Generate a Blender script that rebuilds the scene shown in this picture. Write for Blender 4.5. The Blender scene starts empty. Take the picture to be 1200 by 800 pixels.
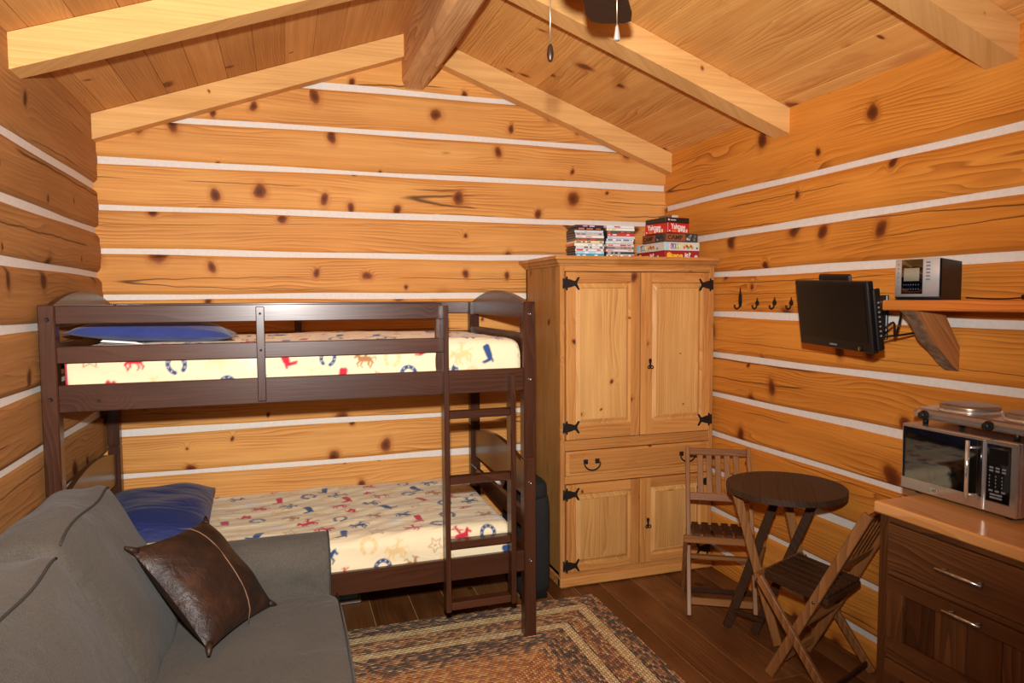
import bpy, bmesh, math, random
import numpy as np
from mathutils import Matrix, Vector

PI = math.pi
SC = bpy.context.scene
COL = SC.collection
random.seed(7)

# ------------------------------------------------------------------ camera, light, exposure
CAM = Vector((0.93248, 0.0, 1.64496))
YAW, PITCH, ROLL = 0.31646678, 0.06126701, 0.00571131
FPX = 812.85


def make_camera():
    cy, sy = math.cos(YAW), math.sin(YAW)
    f = Vector((sy * math.cos(PITCH), cy * math.cos(PITCH), -math.sin(PITCH)))
    r = Vector((cy, -sy, 0.0))
    d = f.cross(r)
    c, s = math.cos(ROLL), math.sin(ROLL)
    r2 = c * r + s * d
    d2 = -s * r + c * d
    m = Matrix((r2, -d2, -f)).transposed().to_4x4()
    m.translation = CAM
    cam = bpy.data.cameras.new('camera')
    cam.sensor_width = 36.0
    cam.lens = FPX / 1200.0 * 36.0
    cam.clip_start = 0.05
    o = bpy.data.objects.new('camera', cam)
    o.matrix_world = m
    COL.objects.link(o)
    SC.camera = o


make_camera()
SC.view_settings.view_transform = 'Standard'
SC.view_settings.look = 'None'
SC.view_settings.gamma = 1.0
SC.view_settings.use_curve_mapping = False
SC.view_settings.exposure = 0.0
WORLD = bpy.data.worlds.new('world')
SC.world = WORLD
WORLD.use_nodes = True
WORLD.node_tree.nodes['Background'].inputs['Color'].default_value = (1.0, 0.9, 0.78, 1)
WORLD.node_tree.nodes['Background'].inputs['Strength'].default_value = 0.05


def add_light(name, kind, loc, target, energy, color=(1, 1, 1), **kw):
    L = bpy.data.lights.new(name, kind)
    L.energy = energy
    L.color = color
    for k, v in kw.items():
        setattr(L, k, v)
    o = bpy.data.objects.new(name, L)
    o.location = loc
    o.rotation_euler = (Vector(target) - Vector(loc)).to_track_quat('-Z', 'Y').to_euler()
    COL.objects.link(o)
    return o


# the photographer's flash, just above the lens, tipped up a little
add_light('flash', 'SPOT', (0.93, 0.02, 1.87), (1.45, 4.18, 2.35), 640.0, (1.0, 0.975, 0.94),
          spot_size=math.radians(125), spot_blend=1.0, shadow_soft_size=0.035)


# ------------------------------------------------------------------ materials
def lin(c):
    out = []
    for v in c:
        v = v / 255.0
        out.append(v / 12.92 if v <= 0.04045 else ((v + 0.055) / 1.055) ** 2.4)
    return tuple(out) + (1.0,)


class NT:
    """small helper for node graphs"""

    def __init__(self, name):
        self.m = bpy.data.materials.new(name)
        self.m.use_nodes = True
        self.t = self.m.node_tree
        self.b = self.t.nodes['Principled BSDF']

    def new(self, typ, **kw):
        n = self.t.nodes.new(typ)
        for k, v in kw.items():
            setattr(n, k, v)
        return n

    def put(self, sock, v):
        if hasattr(v, 'is_output'):
            self.t.links.new(v, sock)
        else:
            sock.default_value = v

    def math(self, op, a, b=0.0, c=None):
        n = self.new('ShaderNodeMath', operation=op)
        self.put(n.inputs[0], a)
        self.put(n.inputs[1], b)
        if c is not None:
            self.put(n.inputs[2], c)
        return n.outputs[0]

    def vec(self, x, y, z=0.0):
        n = self.new('ShaderNodeCombineXYZ')
        for i, v in enumerate((x, y, z)):
            self.put(n.inputs[i], v)
        return n.outputs[0]

    def dot(self, a, b):
        n = self.new('ShaderNodeVectorMath', operation='DOT_PRODUCT')
        self.put(n.inputs[0], a)
        self.put(n.inputs[1], b)
        return n.outputs['Value']

    def noise(self, v, scale, detail=2.0, rough=0.5, dist=0.0):
        n = self.new('ShaderNodeTexNoise')
        self.put(n.inputs['Vector'], v)
        n.inputs['Scale'].default_value = scale
        n.inputs['Detail'].default_value = detail
        n.inputs['Roughness'].default_value = rough
        n.inputs['Distortion'].default_value = dist
        return n.outputs['Fac']

    def ramp(self, f, stops, interp='LINEAR'):
        n = self.new('ShaderNodeValToRGB')
        cr = n.color_ramp
        cr.interpolation = interp
        while len(cr.elements) > 1:
            cr.elements.remove(cr.elements[-1])
        for i, (p, c) in enumerate(stops):
            e = cr.elements[0] if i == 0 else cr.elements.new(p)
            e.position = p
            e.color = c if len(c) == 4 else tuple(c) + (1.0,)
        self.put(n.inputs['Fac'], f)
        return n.outputs['Color']

    def mapr(self, v, a, b, c=0.0, d=1.0, smooth=True):
        n = self.new('ShaderNodeMapRange')
        if smooth:
            n.interpolation_type = 'SMOOTHSTEP'
        for i, x in enumerate((v, a, b, c, d)):
            self.put(n.inputs[i], x)
        return n.outputs[0]

    def mix(self, f, a, b, blend='MIX'):
        n = self.new('ShaderNodeMix', data_type='RGBA', blend_type=blend)
        self.put(n.inputs['Factor'], f)
        self.put(n.inputs[6], a)
        self.put(n.inputs[7], b)
        return n.outputs[2]

    def bump(self, h, strength, dist=0.01):
        n = self.new('ShaderNodeBump')
        n.inputs['Strength'].default_value = strength
        n.inputs['Distance'].default_value = dist
        self.put(n.inputs['Height'], h)
        self.t.links.new(n.outputs[0], self.b.inputs['Normal'])

    def obj(self):
        return self.new('ShaderNodeTexCoord').outputs['Object']

    def rnd(self):
        n = self.new('ShaderNodeAttribute', attribute_name='rnd')
        return n.outputs['Fac']

    def done(self, color=None, rough=None, **kw):
        if color is not None:
            self.put(self.b.inputs['Base Color'], color)
        if rough is not None:
            self.put(self.b.inputs['Roughness'], rough)
        for k, v in kw.items():
            self.put(self.b.inputs[k], v)
        return self.m


def plain(name, c, rough=0.5, metal=0.0, var=0.08, scale=40.0, coat=0.0, bump=0.0, spec=0.5):
    n = NT(name)
    f = n.noise(n.obj(), scale, 3.0)
    base = lin(c)
    lo = tuple(x * (1 - var) for x in base[:3])
    hi = tuple(min(1, x * (1 + var)) for x in base[:3])
    if bump:
        n.bump(f, bump, 0.004)
    return n.done(n.ramp(f, [(0.3, lo), (0.7, hi)]), rough,
                  **{'Metallic': metal, 'Coat Weight': coat, 'Specular IOR Level': spec})


def wood(name, light, mid, dark, knotc=(92, 48, 24), L=(1, 0, 0), C=(0, 0.35, 1), rings=38.0, wav=7.0,
         kd=3.2, kr=1.0, kp=0.4, rough=0.5, coat=0.0, tint=0.16, bump=0.15, crack=0.0, fib=0.12, blotch=0.12,
         stain=None, spec=0.3, stretch=6.0, grain=0.75):
    n = NT(name)
    P = n.obj()
    r = n.rnd()
    u = n.math('ADD', n.dot(P, L), n.math('MULTIPLY', r, 37.3))
    v = n.math('ADD', n.dot(P, C), n.math('MULTIPLY', r, 11.7))
    n1 = n.noise(n.vec(n.math('MULTIPLY', u, 1.1), n.math('MULTIPLY', v, 1.1 * stretch), 0.3), 1.0, 2.0)
    field = n.math('ADD', n.math('MULTIPLY', v, rings), n.math('MULTIPLY', n1, wav))
    kmask = halo = None
    if kd > 0:
        vo = n.new('ShaderNodeTexVoronoi', voronoi_dimensions='2D', feature='F1')
        wob = n.noise(n.vec(n.math('MULTIPLY', u, 16.0), n.math('MULTIPLY', v, 20.0), 1.0), 1.0, 2.0)
        wob2 = n.noise(n.vec(n.math('MULTIPLY', u, 7.0), n.math('MULTIPLY', v, 6.0), 5.0), 1.0, 0.5)
        n.put(vo.inputs['Vector'], n.vec(n.math('ADD', n.math('MULTIPLY', u, kd * 1.05), n.math('MULTIPLY', n.math('SUBTRACT', wob2, 0.5), 0.35)), n.math('MULTIPLY', v, kd * 0.85), 0.0))
        vo.inputs['Scale'].default_value = 1.0
        d = vo.outputs['Distance']
        sep = n.new('ShaderNodeSeparateColor')
        n.put(sep.inputs[0], vo.outputs['Color'])
        pres = n.math('GREATER_THAN', sep.outputs[0], kp)
        rad = n.math('MULTIPLY', pres, n.math('MULTIPLY_ADD', n.math('POWER', sep.outputs[1], 1.6), 0.085 * kr, 0.022 * kr))
        dw = n.math('ADD', d, n.math('MULTIPLY', n.math('SUBTRACT', wob, 0.5), 0.10))
        infl = n.math('MULTIPLY', n.mapr(d, 0.0, 0.24, 1.0, 0.0), pres)
        field = n.math('ADD', field, n.math('MULTIPLY', n.math('POWER', infl, 2.0), 3.0))
        t = n.math('DIVIDE', dw, n.math('ADD', rad, 0.0001))
        kmask = n.mapr(t, 0.7, 1.2, 1.0, 0.0)
        kmask = n.math('MULTIPLY', kmask, pres)
        halo = n.math('MULTIPLY', n.mapr(t, 0.9, 2.1, 0.5, 0.0), pres)
    ring = n.math('FRACT', field)
    l, m, k = lin(light), lin(mid), lin(dark)
    col = n.ramp(ring, [(0.0, l), (0.45, m), (0.82, tuple((a + b) / 2 for a, b in zip(m, k))), (0.93, k), (1.0, l)])
    soft = n.ramp(n1, [(0.25, m), (0.75, l)])
    col = n.mix(n.mapr(n.noise(n.vec(u, n.math('MULTIPLY', v, 3.5), 4.0), 1.5, 1.0), 0.38, 0.68, 0.12, grain), soft, col)
    streak = n.noise(n.vec(n.math('MULTIPLY', u, 0.8), n.math('MULTIPLY', v, 34.0), 9.0), 1.0, 3.0)
    col = n.mix(1.0, col, n.ramp(streak, [(0.3, (0.86, 0.82, 0.78)), (0.65, (1.0,) * 3)]), 'MULTIPLY')
    fb = n.noise(n.vec(n.math('MULTIPLY', u, 5.0), n.math('MULTIPLY', v, 190.0), 2.0), 1.0, 3.0)
    col = n.mix(1.0, col, n.ramp(fb, [(0.25, (1 - fib,) * 3), (0.75, (1.0,) * 3)]), 'MULTIPLY')
    bl = n.noise(n.vec(n.math('MULTIPLY', u, 1.7), n.math('MULTIPLY', v, 5.0), 7.0), 1.0, 2.0)
    col = n.mix(1.0, col, n.ramp(bl, [(0.3, (1 - blotch, 1 - blotch * 1.2, 1 - blotch * 1.4)), (0.7, (1.0,) * 3)]), 'MULTIPLY')
    if stain:
        st = n.noise(n.vec(n.math('MULTIPLY', u, 2.2), n.math('MULTIPLY', v, 9.0), 12.0), 1.0, 4.0, 0.65)
        col = n.mix(n.mapr(st, 0.52, 0.72, 0.0, 0.75), col, lin(stain))
    tn = n.math('MULTIPLY_ADD', n.math('FRACT', n.math('MULTIPLY', r, 91.7)), tint, 1.0 - tint)
    col = n.mix(1.0, col, n.vec(tn, n.math('POWER', tn, 1.25), n.math('POWER', tn, 1.5)), 'MULTIPLY')
    h = n.math('MULTIPLY', n.math('SUBTRACT', fb, n.math('MULTIPLY', ring, 0.5)), 1.0)
    if crack > 0:
        jit = n.math('MULTIPLY', n.noise(n.vec(n.math('MULTIPLY', u, 6.0), v, 3.0), 1.0, 2.0), 0.02)
        cf = n.noise(n.vec(n.math('MULTIPLY', u, 0.22), n.math('MULTIPLY', n.math('ADD', v, jit), 7.5), 21.0), 1.0, 0.3, 0.3)
        gate = n.mapr(n.noise(n.vec(u, n.math('MULTIPLY', v, 3.0), 31.0), 1.3, 1.0), 0.47, 0.56)
        cm = n.math('MULTIPLY', n.mapr(n.math('ABSOLUTE', n.math('SUBTRACT', cf, 0.5)), 0.0, crack, 1.0, 0.0), gate)
        col = n.mix(n.math('MULTIPLY', cm, 0.85), col, lin((60, 30, 12)))
        h = n.math('SUBTRACT', h, n.math('MULTIPLY', cm, 3.0))
    if kmask is not None:
        kc = lin(knotc)
        col = n.mix(halo, col, tuple(0.8 * a + 0.2 * b for a, b in zip(k, kc)))
        kcol = n.ramp(n.math('FRACT', n.math('MULTIPLY', dw, 55.0)), [(0.0, kc), (0.6, tuple(a * 1.5 for a in kc[:3])), (1.0, kc)])
        kcol = n.mix(n.mapr(t, 0.2, 0.85, 0.0, 0.75), kcol, (k[0] * 0.62, k[1] * 0.5, k[2] * 0.45, 1.0))
        col = n.mix(kmask, col, kcol)
    if bump:
        n.bump(h, bump, 0.003)
    return n.done(col, n.math('MULTIPLY_ADD', fb, 0.12, rough - 0.06), **{'Coat Weight': coat, 'Coat Roughness': 0.15, 'Specular IOR Level': spec})


M = {}
PINE = dict(light=(243, 183, 106), mid=(235, 162, 82), dark=(182, 106, 46), knotc=(84, 42, 18))
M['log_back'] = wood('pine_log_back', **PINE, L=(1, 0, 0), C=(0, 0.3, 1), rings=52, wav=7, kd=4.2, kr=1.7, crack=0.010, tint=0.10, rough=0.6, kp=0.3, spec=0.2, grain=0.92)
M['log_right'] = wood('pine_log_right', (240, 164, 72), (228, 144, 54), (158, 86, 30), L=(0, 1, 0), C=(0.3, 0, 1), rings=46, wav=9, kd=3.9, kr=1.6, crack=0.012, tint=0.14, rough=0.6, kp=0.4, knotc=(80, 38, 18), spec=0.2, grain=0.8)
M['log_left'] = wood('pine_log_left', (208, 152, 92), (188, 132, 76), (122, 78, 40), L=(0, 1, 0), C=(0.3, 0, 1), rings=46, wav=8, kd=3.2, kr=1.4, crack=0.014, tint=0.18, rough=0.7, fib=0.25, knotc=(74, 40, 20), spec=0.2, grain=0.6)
M['ceil_right'] = wood('pine_ceiling_right', (253, 198, 120), (246, 180, 98), (190, 120, 56), L=(0, 1, 0), C=(1, 0, 0.4), rings=64, wav=8, kd=3.2, kp=0.6, tint=0.16, rough=0.6, spec=0.2, grain=0.8, stain=(206, 140, 80), knotc=(104, 62, 34), kr=1.2)
M['ceil_left'] = wood('pine_ceiling_left', (242, 182, 112), (228, 164, 94), (166, 106, 54), L=(0, 1, 0), C=(1, 0, 0.4), rings=64, wav=7, kd=3.2, kp=0.6, tint=0.24, rough=0.6, fib=0.2, spec=0.2, grain=0.6, knotc=(110, 64, 34))
M['rafter'] = wood('pale_pine_rafter', (244, 196, 128), (238, 182, 110), (218, 154, 84), L=(1, 0, 0.36), C=(0.0, 0.5, 1), rings=50, wav=5, kd=4.5, kp=0.62, kr=0.6, tint=0.04, rough=0.6, spec=0.2, grain=0.5, knotc=(120, 62, 30))
M['ridge'] = wood('weathered_beam', (246, 198, 140), (232, 176, 118), (166, 110, 62), L=(0, 1, 0), C=(1, 0, 0.8), rings=40, wav=8, kd=2.5, kp=0.6, tint=0.0, rough=0.8, fib=0.3, bump=0.5, stain=(190, 130, 82), spec=0.2)
M['floor'] = wood('dark_floorboard', (164, 112, 66), (138, 88, 48), (76, 46, 24), L=(0, 1, 0), C=(1, 0, 0.3), rings=44, wav=8, kd=3.0, kp=0.6, kr=0.8, tint=0.35, rough=0.42, fib=0.3, blotch=0.5, stain=(80, 52, 30), knotc=(50, 30, 18), spec=0.35)
M['chink'] = plain('white_chinking', (222, 214, 204), 0.85, var=0.05, scale=60, bump=0.25)
M['gapdust'] = plain('floor_gap', (190, 150, 100), 0.9, var=0.3)
WD = dict(light=(226, 164, 94), mid=(212, 144, 74), dark=(166, 100, 45), knotc=(70, 38, 20))
WP = dict(light=(239, 188, 119), mid=(228, 170, 98), dark=(188, 122, 60), knotc=(70, 38, 20))
WK = dict(rings=44, wav=8, kd=4.4, kr=0.9, kp=0.6, tint=0.2, rough=0.5, coat=0.06, grain=0.75)
M['ward_v'] = wood('honey_pine_upright', **WD, L=(0, 0, 1), C=(1, 0.6, 0), stain=(176, 110, 56), **WK)
M['ward_h'] = wood('honey_pine_crosswise', **WD, L=(1, 0, 0), C=(0, 0.6, 1), stain=(168, 100, 46), **WK)
M['ward_p'] = wood('honey_pine_panel', **WP, L=(0, 0, 1), C=(1, 0.6, 0), stain=(212, 156, 92), **WK)
M['ward_side'] = wood('honey_pine_side', (206, 150, 84), (184, 126, 64), (136, 86, 42), knotc=(60, 34, 20), L=(0, 0, 1), C=(0.5, 1, 0), rings=46, wav=6, kd=3.4, kr=0.6, kp=0.6, tint=0.15, rough=0.5, stain=(128, 92, 52))
ESP = dict(light=(88, 53, 36), mid=(72, 41, 27), dark=(46, 25, 16), knotc=(34, 16, 12))
M['esp_x'] = wood('espresso_wood_long', **ESP, L=(1, 0, 0), C=(0, 0.7, 1), rings=40, wav=8, kd=1.6, kr=0.4, kp=0.6, tint=0.08, rough=0.32, coat=0.35, bump=0.04, blotch=0.3)
M['esp_y'] = wood('espresso_wood_cross', **ESP, L=(0, 1, 0), C=(0.7, 0, 1), rings=40, wav=8, kd=0, tint=0.08, rough=0.32, coat=0.35, bump=0.04, blotch=0.3)
M['esp_z'] = wood('espresso_wood_upright', **ESP, L=(0, 0, 1), C=(1, 0.7, 0), rings=40, wav=8, kd=0, tint=0.08, rough=0.32, coat=0.35, bump=0.04, blotch=0.3)
CH = dict(light=(178, 122, 72), mid=(152, 100, 56), dark=(98, 62, 34))
M['chair_z'] = wood('folding_chair_wood', **CH, L=(0, 0.45, 1), C=(1, 0.5, 0), rings=60, wav=8, kd=0, tint=0.25, rough=0.42, coat=0.1, fib=0.25)
M['chair_x'] = wood('folding_chair_wood_cross', **CH, L=(1, 0, 0), C=(0, 0.8, 1), rings=60, wav=8, kd=0, tint=0.25, rough=0.42, coat=0.1, fib=0.25)
M['chair_d'] = wood('folding_chair_wood_dark', (88, 58, 36), (70, 44, 27), (44, 27, 17), L=(0, 1, 0.1), C=(1, 0, 0.5), rings=60, wav=8, kd=0, tint=0.3, rough=0.45, fib=0.25)
M['table'] = wood('dark_table_wood', (78, 56, 40), (64, 45, 31), (44, 30, 20), L=(0.6, 0.8, 0), C=(0.8, -0.6, 0.6), rings=50, wav=7, kd=0, tint=0.06, rough=0.5, fib=0.3)
M['counter'] = wood('butcher_counter', (236, 178, 114), (230, 166, 100), (212, 144, 78), L=(0, 1, 0), C=(1, 0, 0.6), rings=16, wav=6, kd=0, tint=0.05, rough=0.3, coat=0.3, bump=0.02, fib=0.06)
CAB = dict(light=(132, 86, 50), mid=(104, 65, 36), dark=(58, 34, 19), knotc=(34, 18, 10))
M['cab_h'] = wood('dark_walnut_crosswise', **CAB, L=(0, 1, 0), C=(0.4, 0, 1), rings=40, wav=12, kd=2.2, kp=0.55, kr=0.8, tint=0.2, rough=0.42, blotch=0.3)
M['cab_v'] = wood('dark_walnut_upright', **CAB, L=(0, 0, 1), C=(0.4, 1, 0), rings=44, wav=10, kd=2.4, kp=0.5, kr=0.8, tint=0.5, rough=0.42, blotch=0.3)
M['shelf'] = wood('orange_shelf_plank', (226, 140, 62), (214, 118, 46), (170, 84, 30), L=(0, 1, 0), C=(0.8, 0, 1), rings=60, wav=6, kd=2.4, kp=0.4, kr=0.6, tint=0.0, rough=0.45)
M['brace'] = wood('rough_brace', (196, 128, 72), (168, 104, 56), (110, 66, 36), L=(0.6, 0, -0.8), C=(0.8, 0.5, 0.6), rings=30, wav=9, kd=2.0, tint=0.0, rough=0.7, fib=0.3, stain=(92, 60, 38))
M['bark'] = plain('dark_bark', (124, 92, 66), 0.9, var=0.5, scale=35, bump=0.8)
M['iron'] = plain('black_iron', (44, 34, 30), 0.55, 0.6, 0.2, 80)
M['steel'] = plain('brushed_steel', (196, 190, 184), 0.22, 0.86, 0.06, 90)
M['chrome'] = plain('chrome', (230, 229, 228), 0.14, 0.8, 0.02)
M['bolt'] = plain('bolt_metal', (120, 112, 104), 0.3, 0.9, 0.05)
M['black'] = plain('black_plastic', (22, 21, 21), 0.35, 0, 0.1)
M['gloss'] = plain('gloss_black', (12, 11, 11), 0.03, 0, 0.02, coat=0.6, spec=1.0)
M['satin'] = plain('satin_black', (16, 14, 14), 0.3, 0, 0.02, spec=0.4)
M['screen'] = plain('lcd_screen', (14, 12, 12), 0.3, 0, 0.03, spec=0.3)
M['silver'] = plain('silver_plastic', (196, 192, 190), 0.35, 0.4, 0.03)
M['lcd'] = plain('lcd_glass', (150, 142, 122), 0.2, 0, 0.03)
M['button'] = plain('grey_button', (120, 122, 126), 0.5, 0, 0.05)
M['burner'] = plain('burner_plate', (150, 132, 118), 0.28, 0.7, 0.08)
M['fan'] = wood('dark_fan_blade', (62, 40, 30), (50, 32, 24), (34, 22, 16), L=(1, 0, 0), C=(0, 1, 0.3), rings=60, wav=6, kd=0, tint=0, rough=0.5)
M['bronze'] = plain('fan_bronze', (60, 44, 36), 0.4, 0.7, 0.1)
M['chain'] = plain('bead_chain', (170, 150, 125), 0.35, 0.9, 0.1)
M['bagcloth'] = plain('black_bag_cloth', (19, 18, 17), 0.85, 0, 0.25, 160, bump=0.3)
M['greenbox'] = plain('green_plastic', (26, 66, 46), 0.5, 0, 0.1)
M['white'] = plain('white_plastic', (224, 224, 222), 0.5, 0, 0.03)
M['redpipe'] = plain('red_piping', (176, 44, 66), 0.8, 0, 0.1)


def fabric(name, c, c2, scale=900.0, wr=0.35, rough=0.9, wscale=(4.0, 4.0, 4.0), sheen=0.3, dist=0.02):
    n = NT(name)
    P = n.obj()
    w = n.noise(P, scale, 2.0)
    big = n.noise(P, 7.0, 3.0)
    col = n.mix(n.mapr(w, 0.3, 0.7), lin(c), lin(c2))
    col = n.mix(1.0, col, n.ramp(big, [(0.3, (0.86,) * 3), (0.7, (1.0,) * 3)]), 'MULTIPLY')
    mp = n.new('ShaderNodeVectorMath', operation='MULTIPLY')
    n.put(mp.inputs[0], P)
    mp.inputs[1].default_value = wscale
    wrk = n.noise(mp.outputs[0], 1.0, 3.0, 0.5, 0.8)
    n.bump(n.math('ADD', wrk, n.math('MULTIPLY', w, 0.03)), wr, dist)
    return n.done(col, rough, **{'Sheen Weight': sheen, 'Specular IOR Level': 0.2})


M['sofa'] = fabric('grey_sofa_cloth', (72, 66, 59), (97, 90, 80), 420.0, 0.55, wscale=(5, 4, 5), sheen=0.08, dist=0.05)
M['seam'] = plain('sofa_piping', (52, 48, 43), 0.9, 0, 0.05)
M['navy'] = fabric('navy_pillow_cloth', (44, 58, 120), (54, 70, 138), 700.0, 0.5, 0.75, (5, 9, 9), 0.2, 0.03)
M['navy_dark'] = fabric('navy_pillow_satin', (34, 42, 88), (42, 52, 104), 700.0, 0.7, 0.5, (3, 12, 9), 0.1, 0.03)


def leather():
    n = NT('brown_leather')
    P = n.obj()
    a = n.noise(P, 9.0, 5.0, 0.6)
    g = n.noise(P, 260.0, 2.0)
    wr = n.noise(P, 14.0, 4.0, 0.55, 1.2)
    n.bump(n.math('ADD', wr, n.math('MULTIPLY', g, 0.12)), 0.45, 0.02)
    return n.done(n.ramp(a, [(0.3, lin((30, 18, 12))), (0.55, lin((48, 29, 20))), (0.8, lin((76, 48, 33)))]), n.mapr(a, 0.3, 0.8, 0.55, 0.36), **{'Specular IOR Level': 0.4})


M['leather'] = leather()


def sheet_mat():
    n = NT('cowboy_print_sheet')
    at = n.new('ShaderNodeAttribute', attribute_name='print')
    P = n.obj()
    mp = n.new('ShaderNodeVectorMath', operation='MULTIPLY')
    n.put(mp.inputs[0], P)
    mp.inputs[1].default_value = (3.2, 13.0, 6.0)
    wrk = n.noise(mp.outputs[0], 1.0, 3.0, 0.5, 1.5)
    n.bump(wrk, 0.42, 0.022)
    return n.done(at.outputs['Color'], 0.85, **{'Sheen Weight': 0.15, 'Specular IOR Level': 0.2})


M['sheet'] = sheet_mat()


def rug_mat(x0, x1, y0, y1):
    n = NT('braided_rug')
    sx = n.new('ShaderNodeSeparateXYZ')
    n.put(sx.inputs[0], n.obj())
    X, Y = sx.outputs[0], sx.outputs[1]
    dx = n.math('MINIMUM', n.math('SUBTRACT', X, x0), n.math('SUBTRACT', x1, X))
    dy = n.math('MINIMUM', n.math('SUBTRACT', Y, y0), n.math('SUBTRACT', y1, Y))
    d = n.math('MINIMUM', dx, dy)
    along = n.math('MULTIPLY_ADD', n.math('LESS_THAN', dx, dy), n.math('SUBTRACT', Y, X), X)
    row = n.math('FLOOR', n.math('DIVIDE', d, 0.0138))
    fr = n.math('FRACT', n.math('DIVIDE', d, 0.0138))
    # braid strands slant across each row
    uu = n.math('ADD', n.math('DIVIDE', along, 0.025), n.math('MULTIPLY', row, 0.37))
    uu = n.math('ADD', uu, n.math('ABSOLUTE', n.math('SUBTRACT', fr, 0.5)))
    cell = n.math('FLOOR', uu)
    fu = n.math('FRACT', uu)
    wn = n.new('ShaderNodeTexWhiteNoise', noise_dimensions='2D')
    n.put(wn.inputs['Vector'], n.vec(cell, row, 0.0))
    tone = wn.outputs['Value']
    dark = n.ramp(tone, [(0.0, lin((88, 78, 76))), (0.3, lin((168, 120, 90))), (0.5, lin((122, 104, 88))), (0.7, lin((196, 142, 104))), (0.9, lin((212, 172, 124)))], 'CONSTANT')
    red = n.ramp(tone, [(0.0, lin((140, 96, 76))), (0.25, lin((190, 132, 94))), (0.5, lin((210, 158, 108))), (0.7, lin((112, 94, 84))), (0.85, lin((222, 182, 132)))], 'CONSTANT')
    tan = n.ramp(tone, [(0.0, lin((232, 198, 144))), (0.4, lin((244, 216, 162))), (0.75, lin((216, 180, 128)))], 'CONSTANT')
    org = n.ramp(tone, [(0.0, lin((196, 128, 82))), (0.35, lin((216, 150, 94))), (0.6, lin((226, 168, 112))), (0.85, lin((168, 112, 80)))], 'CONSTANT')
    dd = n.math('DIVIDE', d, 0.62)

    def bands(lst):
        return n.ramp(dd, [(p, (v,) * 3) for p, v in lst], 'CONSTANT')
    c = n.mix(bands([(0.0, 0), (0.26, 1), (0.42, 0), (0.72, 1)]), dark, red)
    c = n.mix(bands([(0.0, 0), (0.165, 1), (0.255, 0), (0.435, 1), (0.51, 0)]), c, tan)
    c = n.mix(bands([(0.0, 0), (0.80, 1)]), c, org)
    hgt = n.math('MULTIPLY', n.math('SINE', n.math('MULTIPLY', fr, PI)), n.math('SINE', n.math('MULTIPLY', fu, PI)))
    c = n.mix(1.0, c, n.ramp(hgt, [(0.0, (0.5,) * 3), (0.4, (1.0,) * 3)]), 'MULTIPLY')
    c = n.mix(0.05, c, lin((236, 204, 150)))
    n.bump(hgt, 0.8, 0.006)
    return n.done(c, 0.95, **{'Specular IOR Level': 0.1})


# ------------------------------------------------------------------ mesh building
def puff_pt(C, k, bulge, wob, p):
    u = np.array(p, float)
    u = u / (np.abs(u) ** k).sum() ** (1.0 / k) * np.abs(u).max()
    q = u.copy()
    for a in range(3):
        o1, o2 = (a + 1) % 3, (a + 2) % 3
        q[a] *= 1 + bulge[a] * (1 - u[o1] ** 2) * (1 - u[o2] ** 2)
    if wob:
        q[0] += wob * .45 * (math.sin(9.0 * u[1] + 5.0 * u[2] + 1.5 * math.sin(4 * u[2])) + .6 * math.sin(13.0 * u[2] - 6.0 * u[1]))
        q += wob * np.array([math.sin(5.1 * u[1] + 3.3 * u[2]) * math.cos(2.3 * u[0]), math.sin(4.3 * u[0] + 2.1 * u[2]), math.sin(3.7 * u[0] + 4.9 * u[1])])
    w = np.zeros(3)
    for c, pos in C.items():
        g = 1.0
        for a in range(3):
            g *= (1 + q[a]) / 2 if c[a] else (1 - q[a]) / 2
        w = w + g * np.array(pos, float)
    return Vector(w)


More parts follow.
